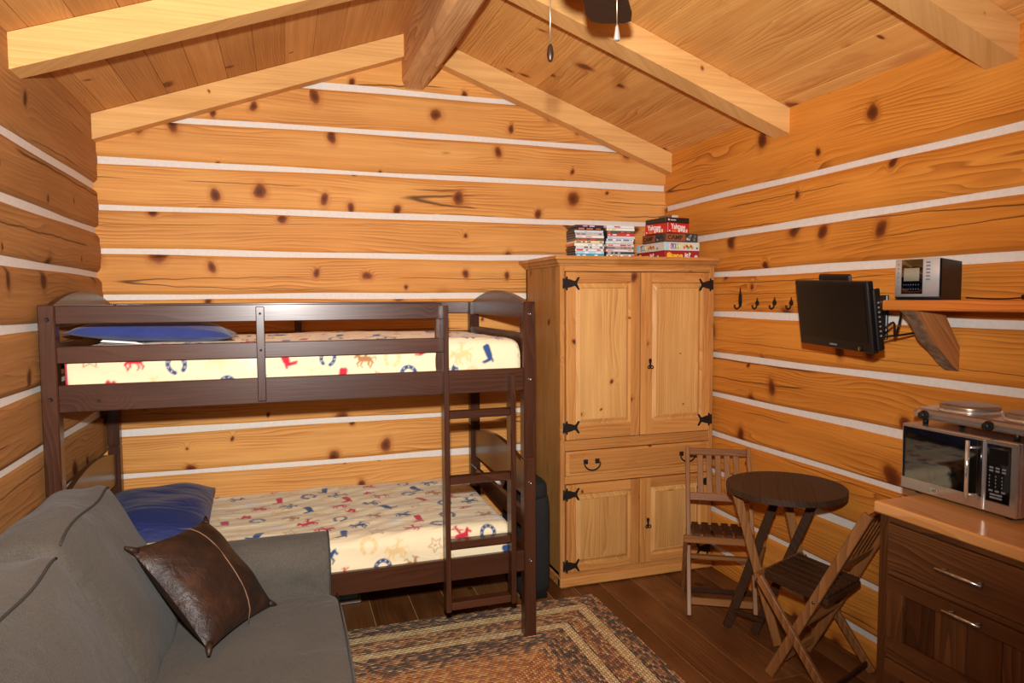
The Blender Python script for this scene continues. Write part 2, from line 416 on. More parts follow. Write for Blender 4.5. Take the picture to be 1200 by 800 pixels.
class MB:
    def __init__(self):
        self.v, self.f, self.mi, self.r, self.sm = [], [], [], [], []

    def add(self, verts, faces, mat=0, rnd=None, smooth=False):
        b = len(self.v)
        if rnd is None:
            rnd = random.random()
        self.v += [tuple(p) for p in verts]
        self.r += [rnd] * len(verts)
        for f in faces:
            self.f.append([b + i for i in f])
            self.mi.append(mat)
            self.sm.append(smooth)
        return self

    def box(self, c, s, b=0.0, R=None, mat=0, rnd=None):
        """box about centre c, full size s, chamfer b, optional 3x3 rotation"""
        hx, hy, hz = s[0] / 2, s[1] / 2, s[2] / 2
        c = Vector(c)
        R = R or Matrix.Identity(3)
        if b <= 0:
            vs = [c + R @ Vector((x * hx, y * hy, z * hz)) for x in (-1, 1) for y in (-1, 1) for z in (-1, 1)]
            fs = [(0, 1, 3, 2), (4, 6, 7, 5), (0, 4, 5, 1), (2, 3, 7, 6), (0, 2, 6, 4), (1, 5, 7, 3)]
            return self.add(vs, fs, mat, rnd)
        b = min(b, hx * .9, hy * .9, hz * .9)
        idx, vs = {}, []
        for x in (-1, 1):
            for y in (-1, 1):
                for z in (-1, 1):
                    for a in range(3):
                        q = [x * (hx - b), y * (hy - b), z * (hz - b)]
                        q[a] = (x * hx, y * hy, z * hz)[a]
                        idx[(x, y, z, a)] = len(vs)
                        vs.append(c + R @ Vector(q))
        fs = []
        for a in range(3):
            o1, o2 = (a + 1) % 3, (a + 2) % 3
            for sg in (-1, 1):
                q = []
                for s1, s2 in ((-1, -1), (1, -1), (1, 1), (-1, 1)):
                    k = [0, 0, 0]
                    k[a], k[o1], k[o2] = sg, s1, s2
                    q.append(idx[(k[0], k[1], k[2], a)])
                fs.append(q)
            for s1 in (-1, 1):
                for s2 in (-1, 1):
                    k0, k1 = [0, 0, 0], [0, 0, 0]
                    k0[a], k1[a] = -1, 1
                    k0[o1] = k1[o1] = s1
                    k0[o2] = k1[o2] = s2
                    fs.append([idx[(*k0, o1)], idx[(*k1, o1)], idx[(*k1, o2)], idx[(*k0, o2)]])
        for x in (-1, 1):
            for y in (-1, 1):
                for z in (-1, 1):
                    fs.append([idx[(x, y, z, a)] for a in range(3)])
        return self.add(vs, fs, mat, rnd)

    def bx(self, x0, x1, y0, y1, z0, z1, b=0.0, mat=0, rnd=None):
        return self.box(((x0 + x1) / 2, (y0 + y1) / 2, (z0 + z1) / 2), (abs(x1 - x0), abs(y1 - y0), abs(z1 - z0)), b, None, mat, rnd)

    def bar(self, a, b, w, t, side=(1, 0, 0), bev=0.003, mat=0, rnd=None):
        """rectangular bar from a to b; w along 'side', t across"""
        a, b = Vector(a), Vector(b)
        z = (b - a).normalized()
        x = (Vector(side) - z * Vector(side).dot(z)).normalized()
        y = z.cross(x)
        R = Matrix((x, y, z)).transposed()
        return self.box((a + b) / 2, (w, t, (b - a).length), bev, R, mat, rnd)

    def prism(self, pts, axis, a0, a1, mat=0, rnd=None, smooth=False):
        """extrude a closed 2D outline along a world axis; pts use the other two axes in xyz order"""
        def mk(p, a):
            q = list(p)
            q.insert(axis, a)
            return q
        n = len(pts)
        vs = [mk(p, a0) for p in pts] + [mk(p, a1) for p in pts]
        fs = [list(range(n))[::-1], [n + i for i in range(n)]]
        fs += [[i, (i + 1) % n, n + (i + 1) % n, n + i] for i in range(n)]
        return self.add(vs, fs, mat, rnd, smooth)

    def plate(self, pts, O, U, V, N, th, mat=0, rnd=None):
        """2D outline in the frame O,U,V raised by th along N"""
        O, U, V, N = map(Vector, (O, U, V, N))
        n = len(pts)
        vs = [O + U * p[0] + V * p[1] for p in pts] + [O + U * p[0] + V * p[1] + N * th for p in pts]
        fs = [list(range(n))[::-1], [n + i for i in range(n)]]
        fs += [[i, (i + 1) % n, n + (i + 1) % n, n + i] for i in range(n)]
        return self.add(vs, fs, mat, rnd)

    def tube(self, path, r, seg=10, mat=0, caps=True, rnd=None):
        path = [Vector(p) for p in path]
        rs = r if isinstance(r, (list, tuple)) else [r] * len(path)
        vs, fs = [], []
        up = None
        for i, p in enumerate(path):
            t = (path[min(i + 1, len(path) - 1)] - path[max(i - 1, 0)]).normalized()
            if up is None:
                up = t.orthogonal().normalized()
            up = (up - t * up.dot(t))
            up = up.normalized() if up.length > 1e-6 else t.orthogonal().normalized()
            w = t.cross(up)
            for k in range(seg):
                a = 2 * PI * k / seg
                vs.append(p + (up * math.cos(a) + w * math.sin(a)) * rs[i])
        for i in range(len(path) - 1):
            for k in range(seg):
                k2 = (k + 1) % seg
                fs.append([i * seg + k, i * seg + k2, (i + 1) * seg + k2, (i + 1) * seg + k])
        if caps:
            fs.append(list(range(seg))[::-1])
            fs.append([(len(path) - 1) * seg + k for k in range(seg)])
        return self.add(vs, fs, mat, rnd, True)

    def lathe(self, prof, O, A=(0, 0, 1), seg=32, mat=0, rnd=None, smooth=True):
        """profile of (radius, height) turned about axis A through O"""
        O, A = Vector(O), Vector(A).normalized()
        x = A.orthogonal().normalized()
        y = A.cross(x)
        vs, fs = [], []
        for r, h in prof:
            for k in range(seg):
                a = 2 * PI * k / seg
                vs.append(O + A * h + (x * math.cos(a) + y * math.sin(a)) * r)
        n = len(prof)
        for i in range(n - 1):
            for k in range(seg):
                k2 = (k + 1) % seg
                fs.append([i * seg + k, i * seg + k2, (i + 1) * seg + k2, (i + 1) * seg + k])
        if prof[0][0] > 1e-5:
            fs.append(list(range(seg))[::-1])
        if prof[-1][0] > 1e-5:
            fs.append([(n - 1) * seg + k for k in range(seg)])
        return self.add(vs, fs, mat, rnd, smooth)

    def grid(self, P, nu, nv, mat=0, rnd=None, close_u=False):
        fs = []
        for i in range(nu - (0 if close_u else 1)):
            for j in range(nv - 1):
                i2 = (i + 1) % nu
                fs.append([i * nv + j, i2 * nv + j, i2 * nv + j + 1, i * nv + j + 1])
        return self.add(P, fs, mat, rnd, True)

    def puff(self, C, n=14, k=7.0, bulge=(0.0, 0.0, 0.0), mat=0, wob=0.0, rnd=None):
        """rounded, swollen block filling the eight corners C[(sx,sy,sz)] (trilinear)"""
        b = len(self.v)
        idx = {}
        vs, fs = [], []

        def vid(p):
            key = tuple(round(q, 6) for q in p)
            if key not in idx:
                idx[key] = len(vs)
                vs.append(puff_pt(C, k, bulge, wob, p))
            return idx[key]
        L = np.linspace(-1, 1, n + 1)
        for a in range(3):
            for s in (-1, 1):
                for i in range(n):
                    for j in range(n):
                        q = []
                        for (ii, jj) in ((i, j), (i + 1, j), (i + 1, j + 1), (i, j + 1)):
                            p = [0, 0, 0]
                            p[a], p[(a + 1) % 3], p[(a + 2) % 3] = s, L[ii], L[jj]
                            q.append(vid(p))
                        fs.append(q if s > 0 else q[::-1])
        return self.add(vs, fs, mat, rnd, True)


WM = {}


def box_corners(x0, x1, y0, y1, z0, z1):
    return {(i, j, k): (x1 if i else x0, y1 if j else y0, z1 if k else z0) for i in (0, 1) for j in (0, 1) for k in (0, 1)}


def build(name, mb, mats, parent=None, fix=True, local=False):
    """link the collected shapes as ONE mesh object; coordinates are in the world unless local"""
    me = bpy.data.meshes.new(name)
    vs = mb.v
    if parent is not None and not local:
        inv = WM[parent.name].inverted()
        vs = [inv @ Vector(p) for p in vs]
    me.from_pydata([tuple(p) for p in vs], [], mb.f)
    if not isinstance(mats, (list, tuple)):
        mats = [mats]
    for m in mats:
        me.materials.append(M[m] if isinstance(m, str) else m)
    at = me.attributes.new('rnd', 'FLOAT', 'POINT')
    at.data.foreach_set('value', np.array(mb.r, dtype=np.float32))
    me.polygons.foreach_set('material_index', np.array(mb.mi, dtype=np.int32))
    me.polygons.foreach_set('use_smooth', np.array(mb.sm, dtype=bool))
    if fix:
        bm = bmesh.new()
        bm.from_mesh(me)
        bmesh.ops.recalc_face_normals(bm, faces=bm.faces)
        bm.to_mesh(me)
        bm.free()
    me.update()
    o = bpy.data.objects.new(name, me)
    COL.objects.link(o)
    WM[o.name] = Matrix.Identity(4)
    if parent is not None:
        o.parent = parent
        WM[o.name] = WM[parent.name].copy()
    return o


def tag(o, label=None, cat=None, group=None, kind=None):
    for k, v in (('label', label), ('category', cat), ('group', group), ('kind', kind)):
        if v:
            o[k] = v
    return o


def thing(name, label, cat, loc=(0, 0, 0), rz=0.0, group=None):
    o = bpy.data.objects.new(name, None)
    o.empty_display_size = 0.1
    o.location = loc
    o.rotation_euler = (0, 0, rz)
    COL.objects.link(o)
    WM[o.name] = Matrix.Translation(loc) @ Matrix.Rotation(rz, 4, 'Z')
    return tag(o, label, cat, group)


def copy_tree(o, parent=None):
    c = o.copy()
    COL.objects.link(c)
    if parent is not None:
        c.parent = parent
    for ch in list(o.children):
        copy_tree(ch, c)
    return c


def lettering(txt, size, O, U, V, mat, parent, name='lettering', th=0.0008, width=None, bold=0.0):
    """writing as a thin raised mesh; O = lower left corner, U reading direction, V up"""
    cu = bpy.data.curves.new(name, 'FONT')
    cu.body = txt
    cu.size = size
    cu.extrude = th
    cu.offset = bold
    cu.resolution_u = 2
    t = bpy.data.objects.new(name, cu)
    COL.objects.link(t)
    bpy.context.view_layer.update()
    me = bpy.data.meshes.new_from_object(t.evaluated_get(bpy.context.evaluated_depsgraph_get()))
    bpy.data.objects.remove(t)
    xs = [v.co.x for v in me.vertices]
    w = max(xs) - min(xs)
    x0 = min(xs)
    kx = (width / w) if width else 1.0
    U, V = Vector(U).normalized(), Vector(V).normalized()
    N = U.cross(V)
    inv = WM[parent.name].inverted()
    for v in me.vertices:
        v.co = inv @ (Vector(O) + U * ((v.co.x - x0) * kx) + V * v.co.y + N * v.co.z)
    me.materials.clear()
    me.materials.append(mat)
    o = bpy.data.objects.new(name, me)
    COL.objects.link(o)
    o.parent = parent
    return o


# ------------------------------------------------------------------ the room
W, D, YF = 3.407, 4.181, -1.5
EAVE, APEX, XM = 2.592, 3.202, 1.7035
SLOPE = (APEX - EAVE) / XM


def ceil_z(x):
    return EAVE + SLOPE * (x if x < XM else 2 * XM - x)


PROT = 0.018
SIDE_CH = [0.12, 0.352, 0.587, 0.822, 1.062, 1.302, 1.546, 1.785, 2.014, 2.245]
BACK_CH = [0.24, 0.475, 0.695, 0.934, 1.18, 1.43, 1.666, 1.906, 2.139, 2.382, 2.622, 2.866, 3.10]


def log_wall(name, mat, mapf, length, chinks, top, topf=None, seed=1):
    """squared logs with eased edges stacked along a wall; mapf(l, z, out) gives the world point"""
    rg = random.Random(seed)
    mb = MB()
    edges = [(0.0, None)] + [(z, z) for z in chinks]
    zs = []
    for i in range(len(chinks) + 1):
        z0 = -0.05 if i == 0 else chinks[i - 1] + 0.0165
        z1 = top if i == len(chinks) else chinks[i] - 0.0165
        zs.append((z0, z1))
    NS = 30
    for (z0, z1) in zs:
        if z1 - z0 < 0.02:
            continue
        l0, l1 = 0.0, length
        if topf:
            l0, l1 = topf(z0)
            if l1 - l0 < 0.1:
                continue
        ph = [rg.uniform(0, 6.28) for _ in range(6)]
        e = 0.02 + rg.uniform(-0.003, 0.006)
        bow = rg.uniform(-0.002, 0.004)
        P = []
        for i in range(NS + 1):
            l = l0 + (l1 - l0) * i / NS
            a = 0.004 * math.sin(2.1 * l + ph[0]) + 0.002 * math.sin(6.3 * l + ph[1])
            b = 0.004 * math.sin(1.7 * l + ph[2]) + 0.002 * math.sin(5.1 * l + ph[3])
            w = bow + 0.0025 * math.sin(3.0 * l + ph[4])
            za, zb = z0 + a, z1 + b
            prof = [(za, -0.03), (za, 0.004), (za + e * 0.45, PROT * 0.72), (za + e, PROT + w), (zb - e, PROT + w), (zb - e * 0.45, PROT * 0.72), (zb, 0.004), (zb, -0.03)]
            P += [mapf(l, z, o) for z, o in prof]
        r = rg.random()
        n = 8
        fs = []
        for i in range(NS):
            for j in range(n - 1):
                fs.append([i * n + j, (i + 1) * n + j, (i + 1) * n + j + 1, i * n + j + 1])
        fs.append(list(range(n)))
        fs.append([NS * n + j for j in range(n)][::-1])
        mb.add(P, fs, 0, r)
    o = build(name, mb, mat)
    tag(o, kind='structure')
    return o


def gable_span(z):
    if z <= EAVE:
        return (-0.1, W + 0.1)
    dx = (z - EAVE) / SLOPE
    return (dx - 0.06, 2 * XM - dx + 0.06)


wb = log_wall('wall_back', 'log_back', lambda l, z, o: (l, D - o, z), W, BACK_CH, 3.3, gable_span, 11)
mb = MB()
mb.add([(-.1, D, -.05), (W + .1, D, -.05), (W + .1, D, EAVE), (XM, D, APEX + .02), (-.1, D, EAVE), (-.1, D + .12, -.05), (W + .1, D + .12, -.05), (W + .1, D + .12, EAVE), (XM, D + .12, APEX + .02), (-.1, D + .12, EAVE)],
       [(0, 1, 2, 3, 4), (9, 8, 7, 6, 5), (0, 5, 6, 1), (1, 6, 7, 2), (2, 7, 8, 3), (3, 8, 9, 4), (4, 9, 5, 0)])
build('chinking', mb, 'chink', wb)
LY = D - YF
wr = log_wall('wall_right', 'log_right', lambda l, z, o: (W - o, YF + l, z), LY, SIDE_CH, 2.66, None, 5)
build('chinking', MB().bx(W, W + .12, YF, D + .1, -.05, 2.62), 'chink', wr)
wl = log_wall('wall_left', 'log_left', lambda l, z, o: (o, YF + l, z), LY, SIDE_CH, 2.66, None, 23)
build('chinking', MB().bx(-.12, 0, YF, D + .1, -.05, 2.62), 'chink', wl)
wf = log_wall('wall_front', 'log_left', lambda l, z, o: (l, YF + o, z), W, BACK_CH, 3.3, gable_span, 31)
build('chinking', MB().bx(-.1, W + .1, YF - .12, YF, -.05, APEX + .05), 'chink', wf)

# floorboards running away from the camera
mb = MB()
rg = random.Random(3)
x = -0.03
while x < W + 0.02:
    w = rg.choice((0.165, 0.185, 0.2, 0.215))
    y = YF
    brk = rg.uniform(0.4, 3.2)
    for y0, y1 in ((YF, brk), (brk, D + .05)):
        mb.bx(x + .0016, x + w - .0016, y0 + .001, y1 - .001, -0.03, 0.0, 0.0025)
    x += w
fl = build('floor', mb, 'floor')
tag(fl, kind='structure')
build('floor_gap', MB().bx(-.1, W + .1, YF, D + .1, -0.08, -0.004), 'gapdust', fl)

# board ceiling, two slopes
mb = MB()
nb = 12
for side in (0, 1):
    ln = math.hypot(XM + .06, SLOPE * (XM + .06))
    wbd = ln / nb
    ux = Vector((math.cos(math.atan(SLOPE)), 0, math.sin(math.atan(SLOPE)))) if side == 0 else Vector((-math.cos(math.atan(SLOPE)), 0, math.sin(math.atan(SLOPE))))
    st = Vector((-.06, 0, EAVE - .06 * SLOPE)) if side == 0 else Vector((2 * XM + .06, 0, EAVE - .06 * SLOPE))
    nn = Vector((-ux.z, 0, ux.x)) if side == 0 else Vector((ux.z, 0, -ux.x))
    R = Matrix((ux, Vector((0, 1, 0)), nn)).transposed()
    for i in range(nb):
        c = st + ux * (wbd * (i + .5)) + nn * 0.0135
        mb.box((c.x, (YF + D) / 2, c.z), (wbd - .0012, D - YF + .2, 0.025), 0.0022, R, side)
    c = st + ux * (ln / 2) + nn * 0.04
    mb.box((c.x, (YF + D) / 2, c.z), (ln + .02, D - YF + .2, 0.02), 0, R, side)
tag(build('ceiling', mb, ['ceil_left', 'ceil_right']), kind='structure')


def rafter(side, yc, w=0.105, dep=0.128):
    xa, xb = (-0.09, XM - 0.07) if side == 0 else (W + .09, XM + 0.07)
    pts = []
    for x_, dz in ((xa, 0.0), (xb, 0.0), (xb, -dep), (xa, -dep)):
        pts.append((x_, ceil_z(x_) + dz - 0.001))
    mb = MB()
    e = 0.004
    mb.prism(pts, 1, yc - w / 2, yc + w / 2)
    o = build('rafter', mb, 'rafter')
    return o


for i, (yc, w, wh) in enumerate(((D - .018 - .04, .08, 'against the far gable wall'), (3.01, .115, 'crossing above the bunk bed and wardrobe front'), (1.86, .12, 'one bay nearer than the wardrobe'), (0.70, .12, 'over the camera side of the room'), (-.45, .12, 'behind the camera'))):
    for s in (0, 1):
        tag(rafter(s, yc, w), 'pale pine rafter on the %s slope %s' % (('left', 'right')[s], wh), 'rafter', None, 'structure')

# hewn ridge beam
mb = MB()
rg = random.Random(9)
N = 40
P = []
for i in range(N + 1):
    y = YF + (D - YF) * i / N
    j = lambda a: a * (math.sin(3.3 * y + a * 900) + rg.uniform(-.6, .6))
    x0, x1, z0 = 1.624, 1.783, 2.892
    P += [(x0 + j(.003), y, 3.18), (x0 + j(.003), y, z0 + .035), (x0 + .022 + j(.004), y, z0 + j(.003)), (x1 - .03 + j(.004), y, z0 + j(.004)), (x1 + j(.003), y, z0 + .03), (x1 + j(.003), y, 3.18)]
fs = []
for i in range(N):
    for k in range(6):
        k2 = (k + 1) % 6
        fs.append([i * 6 + k, (i + 1) * 6 + k, (i + 1) * 6 + k2, i * 6 + k2])
fs += [list(range(6)), [N * 6 + k for k in range(6)][::-1]]
mb.add(P, fs)
tag(build('ridge_beam', mb, 'ridge'), 'rough hewn ridge beam under the peak of the ceiling', 'beam', None, 'structure')


# ------------------------------------------------------------------ bunk bed
def arch(y0, y1, z0, ze, zp, n=18):
    pts = [(y0, z0)]
    for i in range(n + 1):
        t = i / n
        s = math.sin(PI * t)
        pts.append((y0 + (y1 - y0) * t, ze + (zp - ze) * s ** 0.9))
    pts.append((y1, z0))
    return pts


bed = thing('bunk_bed', 'dark espresso wooden bunk bed with ladder along the log wall', 'bunk bed', (1.05, 3.6, 0))
XL, XR = (0.031, 0.089), (2.003, 2.062)
FY, RY = (3.091, 3.149), (4.090, 4.148)
for xs in (XL, XR):
    for ys in (FY, RY):
        mb = MB()
        mb.bx(xs[0], xs[1], ys[0], ys[1], 0.0, 0.881, 0.004)
        mb.bx(xs[0], xs[1], ys[0], ys[1], 0.885, 1.632, 0.004)
        mb.bx(xs[0] + .004, xs[1] - .004, ys[0] + .004, ys[1] - .004, 0.875, 0.89, 0)
        p = build('post', mb, 'esp_z', bed)
        if ys is FY:
            for z in (1.575, 1.265, 0.765, 0.385):
                b = MB()
                xc = (xs[0] + xs[1]) / 2 + (.004 if xs is XL else 0)
                b.lathe([(0.0085, -0.002), (0.0085, 0.0012), (0.006, 0.0016), (0.0055, 0.0004), (0.0, 0.0004)], (xc, FY[0], z), (0, -1, 0), 16)
                build('bolt', b, 'iron' if xs is XL else 'bolt', p)
RAIL = (3.094, 3.120)
for z0, z1, x1 in ((1.557, 1.628, 1.614), (1.404, 1.470, 1.614)):
    build('guard_rail', MB().bx(.089, x1, RAIL[0], RAIL[1], z0, z1, .003), 'esp_x', bed)
for z0, z1 in ((1.211, 1.319), (.334, .436)):
    build('side_rail', MB().bx(.089, 2.003, RAIL[0], RAIL[1], z0, z1, .003), 'esp_x', bed)
    build('side_rail', MB().bx(.089, 2.003, 4.118, 4.144, z0, z1, .003), 'esp_x', bed)
mb = MB().bx(.818, .852, 3.074, 3.094, 1.222, 1.620, .003)
gb = build('guard_brace', mb, 'esp_z', bed)
for z in (1.59, 1.437):
    build('bolt', MB().lathe([(.005, -.001), (.005, .001), (0, .001)], (.835, 3.074, z), (0, -1, 0), 12), 'iron', gb)
build('guard_brace', MB().bx(1.585, 1.612, 3.120, 3.136, 1.222, 1.620, .003), 'esp_z', bed)
for z0, z1 in ((1.562, 1.632), (1.404, 1.455)):
    build('guard_rail', MB().bx(.089, 2.003, 4.118, 4.142, z0, z1, .003), 'esp_x', bed)
build('guard_brace', MB().bx(.985, 1.022, 4.100, 4.118, 1.222, 1.620, .003), 'esp_z', bed)
for xs in ((.048, .072), (2.020, 2.044)):
    for z0, ze, zp in ((1.556, 1.632, 1.692), (.690, .836, .895)):
        build('arched_panel', MB().prism(arch(3.149, 4.090, z0, ze, zp), 0, xs[0], xs[1]), 'esp_y', bed)
    for z0, z1 in ((1.385, 1.482), (1.215, 1.315), (.520, .615), (.334, .436)):
        build('end_slat', MB().bx(xs[0], xs[1], 3.149, 4.090, z0, z1, .003), 'esp_y', bed)
for z in (1.232, .350):
    for i in range(9):
        y = 0.14 + i * 0.232
        build('bed_slat', MB().bx(y, y + .07, 3.122, 4.116, z - .009, z + .009), 'rafter', bed)
lad = build('ladder', MB().bx(1.607, 1.631, 3.045, 3.112, .205, 1.617, .003), 'esp_z', bed)
build('ladder_stile', MB().bx(1.922, 1.947, 3.045, 3.112, .205, 1.292, .003), 'esp_z', lad)
for z in (1.118, .815, .515, .228):
    build('rung', MB().bx(1.631, 1.922, 3.052, 3.104, z - .017, z + .017, .003), 'esp_x', lad)
build('hook_bracket', MB().bx(1.612, 1.628, 3.088, 3.094, 1.30, 1.36), 'iron', lad)


# ------------------------------------------------------------------ mattresses with the cowboy print
def caps_horseshoe():
    c = []
    n = 16
    A = [math.radians(-58 + 296 * i / n) for i in range(n + 1)]
    pt = [(0.4 * math.cos(a) * (1.0 if a > 0 else .96), 0.45 * math.sin(a)) for a in A]
    for i in range(n):
        c.append((*pt[i], *pt[i + 1], 0.105))
    return c, [(0.4 * math.cos(math.radians(t)), 0.45 * math.sin(math.radians(t)), .035) for t in (-35, 0, 35, 70, 110, 145, 180, 215)]


BRONCO = [(-.22, .0, .18, -.08, .13), (.18, -.08, .36, .08, .085), (.36, .08, .46, -.06, .055), (.40, .1, .42, .18, .02),
          (.16, -.12, .30, -.34, .045), (.30, -.34, .22, -.46, .03), (.06, -.12, .12, -.36, .04), (.12, -.36, .02, -.46, .028),
          (-.26, .04, -.42, -.14, .06), (-.42, -.14, -.36, -.36, .035), (-.22, -.04, -.24, -.26, .05), (-.24, -.26, -.38, -.40, .03),
          (-.32, .08, -.50, .16, .03), (-.50, .16, -.56, .04, .022), (-.02, .1, -.08, .34, .06), (-.08, .42, -.08, .44, .055),
          (-.19, .45, .04, .47, .02), (-.06, .30, .18, .14, .026), (-.09, .32, -.30, .44, .026), (-.02, .08, .08, -.16, .04), (.08, -.16, .16, -.18, .03)]
BOOT = [(-.06, .42, -.04, -.1, .13), (.08, .40, .04, -.1, .12), (-.02, -.22, .04, -.26, .12), (.04, -.28, .34, -.32, .075), (.34, -.32, .42, -.30, .05), (-.1, -.3, -.1, -.42, .055), (0, -.36, .38, -.39, .02)]
HAT = [(-.5, -.12, -.28, -.2, .05), (-.28, -.2, .26, -.2, .06), (.26, -.2, .5, -.06, .05), (-.2, -.1, -.12, .2, .1), (.2, -.1, .14, .2, .1), (-.1, .1, .1, .08, .12)]
STAR = []
for i in range(5):
    a0, a1, a2 = [math.radians(90 + 72 * i + k) for k in (0, 36, 72)]
    p0, p1, p2 = (.5 * math.cos(a0), .5 * math.sin(a0)), (.23 * math.cos(a1), .23 * math.sin(a1)), (.5 * math.cos(a2), .5 * math.sin(a2))
    STAR += [(*p0, *p1, .022), (*p1, *p2, .022)]
STAR += [(-.08, .02, .08, .04, .02), (-.07, -.05, .07, -.03, .02)]
SHOE = caps_horseshoe()
RED, NAVY, TAN, BRN, SKY = (196, 42, 62), (48, 76, 122), (226, 194, 138), (170, 118, 74), (206, 212, 222)


def cover(s, t, caps, holes=()):
    d = np.full(s.shape, 9.0)
    for x1, y1, x2, y2, r in caps:
        ax, ay = x2 - x1, y2 - y1
        L2 = ax * ax + ay * ay + 1e-9
        h = np.clip(((s - x1) * ax + (t - y1) * ay) / L2, 0, 1)
        d = np.minimum(d, np.hypot(s - x1 - h * ax, t - y1 - h * ay) - r)
    for hx, hy, hr in holes:
        d = np.maximum(d, hr - np.hypot(s - hx, t - hy))
    return d


def sheet(name, x0, x1, y0, y1, zb, zt, r, parent, seed, step=0.005, sag=0.0):
    """fitted sheet: one skin over sides and top, colours printed per point"""
    rg = random.Random(seed)

    def path(a0, a1, h, rad):
        n_s = max(2, int((h - rad) / step))
        n_c = max(3, int(rad * PI / 2 / step))
        n_t = int((a1 - a0 - 2 * rad) / step)
        pos, drop = [], []
        for i in range(n_s):
            pos.append(a0); drop.append(h - (h - rad) * i / n_s)
        for i in range(n_c):
            a = PI / 2 * i / n_c
            pos.append(a0 + rad * (1 - math.cos(a))); drop.append(rad * (1 - math.sin(a)))
        for i in range(n_t):
            pos.append(a0 + rad + (a1 - a0 - 2 * rad) * i / n_t); drop.append(0)
        for i in range(n_c):
            a = PI / 2 * i / n_c
            pos.append(a1 - rad * (1 - math.sin(a))); drop.append(rad * (1 - math.cos(a)))
        for i in range(n_s + 1):
            pos.append(a1); drop.append(rad + (h - rad) * i / n_s)
        return np.array(pos), np.array(drop)
    h = zt - zb
    X, dX = path(x0, x1, h, r)
    Y, dY = path(y0, y1, h, r)
    nx, ny = len(X), len(Y)
    S = np.concatenate([[0], np.cumsum(np.hypot(np.diff(X), np.diff(dX)))])
    T = np.concatenate([[0], np.cumsum(np.hypot(np.diff(Y), np.diff(dY)))])
    XX, YY = np.meshgrid(X, Y, indexing='ij')
    DD = dX[:, None] + dY[None, :]
    u = (XX - x0) / (x1 - x0)
    w = (YY - y0) / (y1 - y0)
    ZZ = np.maximum(zb, zt - DD)
    top = np.clip(1 - DD / 0.03, 0, 1)
    ZZ = ZZ + top * (0.004 * np.sin(9 * u + 3 * w) + 0.003 * np.sin(31 * w + 7 * u + 2 * np.sin(11 * u)) + 0.0018 * np.sin(67 * w + 13 * np.sin(5 * u)) - sag * (2 * np.abs(u - .5)) ** 6)
    # slight swelling of the long front side
    side = np.clip((dY[None, :] + 0 * XX) / h, 0, 1) * (1 - np.clip(dX / 0.03, 0, 1))[:, None]
    sw = np.sin(PI * np.clip(side, 0, 1)) * (0.006 + 0.004 * np.sin(17 * u + 2 * ZZ * 20))
    YY = YY + np.where(w < .5, -sw, sw)
    col = np.empty((nx, ny, 3))
    col[:] = lin((232, 214, 176))[:3]
    SS, TT = np.meshgrid(S, T, indexing='ij')
    kinds = [('b', RED), ('s', NAVY), ('b', BRN), ('b', NAVY), ('s', TAN), ('h', RED), ('b', TAN), ('o', NAVY), ('x', BRN), ('b', RED), ('s', NAVY), ('b', NAVY), ('f', TAN), ('f', SKY), ('o', RED)]
    cells = []
    row = 0
    t = 0.045
    k = rg.randrange(len(kinds))
    while t < T[-1]:
        s = 0.06 + (0.075 if row % 2 else 0)
        while s < S[-1]:
            cells.append((s + rg.uniform(-.025, .025), t + rg.uniform(-.018, .018), kinds[k % len(kinds)]))
            k += 1 if rg.random() < .7 else 2
            s += 0.15
        row += 1
        t += 0.112
    for cs, ct, (kind, c) in cells:
        size = rg.uniform(.085, .108) * (0.8 if kind in 'xsh' else 1.0)
        ang = rg.uniform(-.7, .7)
        fl_ = rg.choice((-1, 1))
        i0, i1 = np.searchsorted(S, (cs - size * .75, cs + size * .75))
        j0, j1 = np.searchsorted(T, (ct - size * .75, ct + size * .75))
        if i1 - i0 < 2 or j1 - j0 < 2:
            continue
        s_ = (SS[i0:i1, j0:j1] - cs) / size
        t_ = (TT[i0:i1, j0:j1] - ct) / size
        a, b = math.cos(ang), math.sin(ang)
        p, q = (a * s_ + b * t_) * fl_, -b * s_ + a * t_
        caps, holes = {'b': (BRONCO, ()), 's': SHOE, 'h': (HAT, ()), 'o': (BOOT, ()), 'x': (STAR, ()), 'f': (BRONCO, ())}[kind]
        dist = cover(p, q, caps, holes) * size
        cv = np.clip(0.5 - dist / 0.005, 0, 1)
        if kind == 'f':
            cv *= .55
        cc = np.array(lin(c)[:3])
        col[i0:i1, j0:j1] += (cc - col[i0:i1, j0:j1]) * cv[..., None]
    V = np.stack([XX, YY, ZZ], -1).reshape(-1, 3)
    inv = WM[parent.name].inverted()
    V = V + np.array(inv.translation)
    a = np.arange((nx - 1) * (ny - 1))
    i, j = a // (ny - 1), a % (ny - 1)
    F = np.stack([i * ny + j, (i + 1) * ny + j, (i + 1) * ny + j + 1, i * ny + j + 1], -1)
    me = bpy.data.meshes.new(name)
    me.vertices.add(len(V))
    me.vertices.foreach_set('co', V.astype(np.float32).ravel())
    me.loops.add(F.size)
    me.loops.foreach_set('vertex_index', F.astype(np.int32).ravel())
    me.polygons.add(len(F))
    me.polygons.foreach_set('loop_start', (np.arange(len(F)) * 4).astype(np.int32))
    me.polygons.foreach_set('use_smooth', np.ones(len(F), dtype=bool))
    at = me.attributes.new('print', 'FLOAT_COLOR', 'POINT')
    c4 = np.concatenate([col.reshape(-1, 3), np.ones((nx * ny, 1))], 1).astype(np.float32)
    at.data.foreach_set('color', c4.ravel())
    me.materials.append(M['sheet'])
    me.update(calc_edges=True)
    o = bpy.data.objects.new(name, me)
    COL.objects.link(o)
    o.parent = parent
    return o


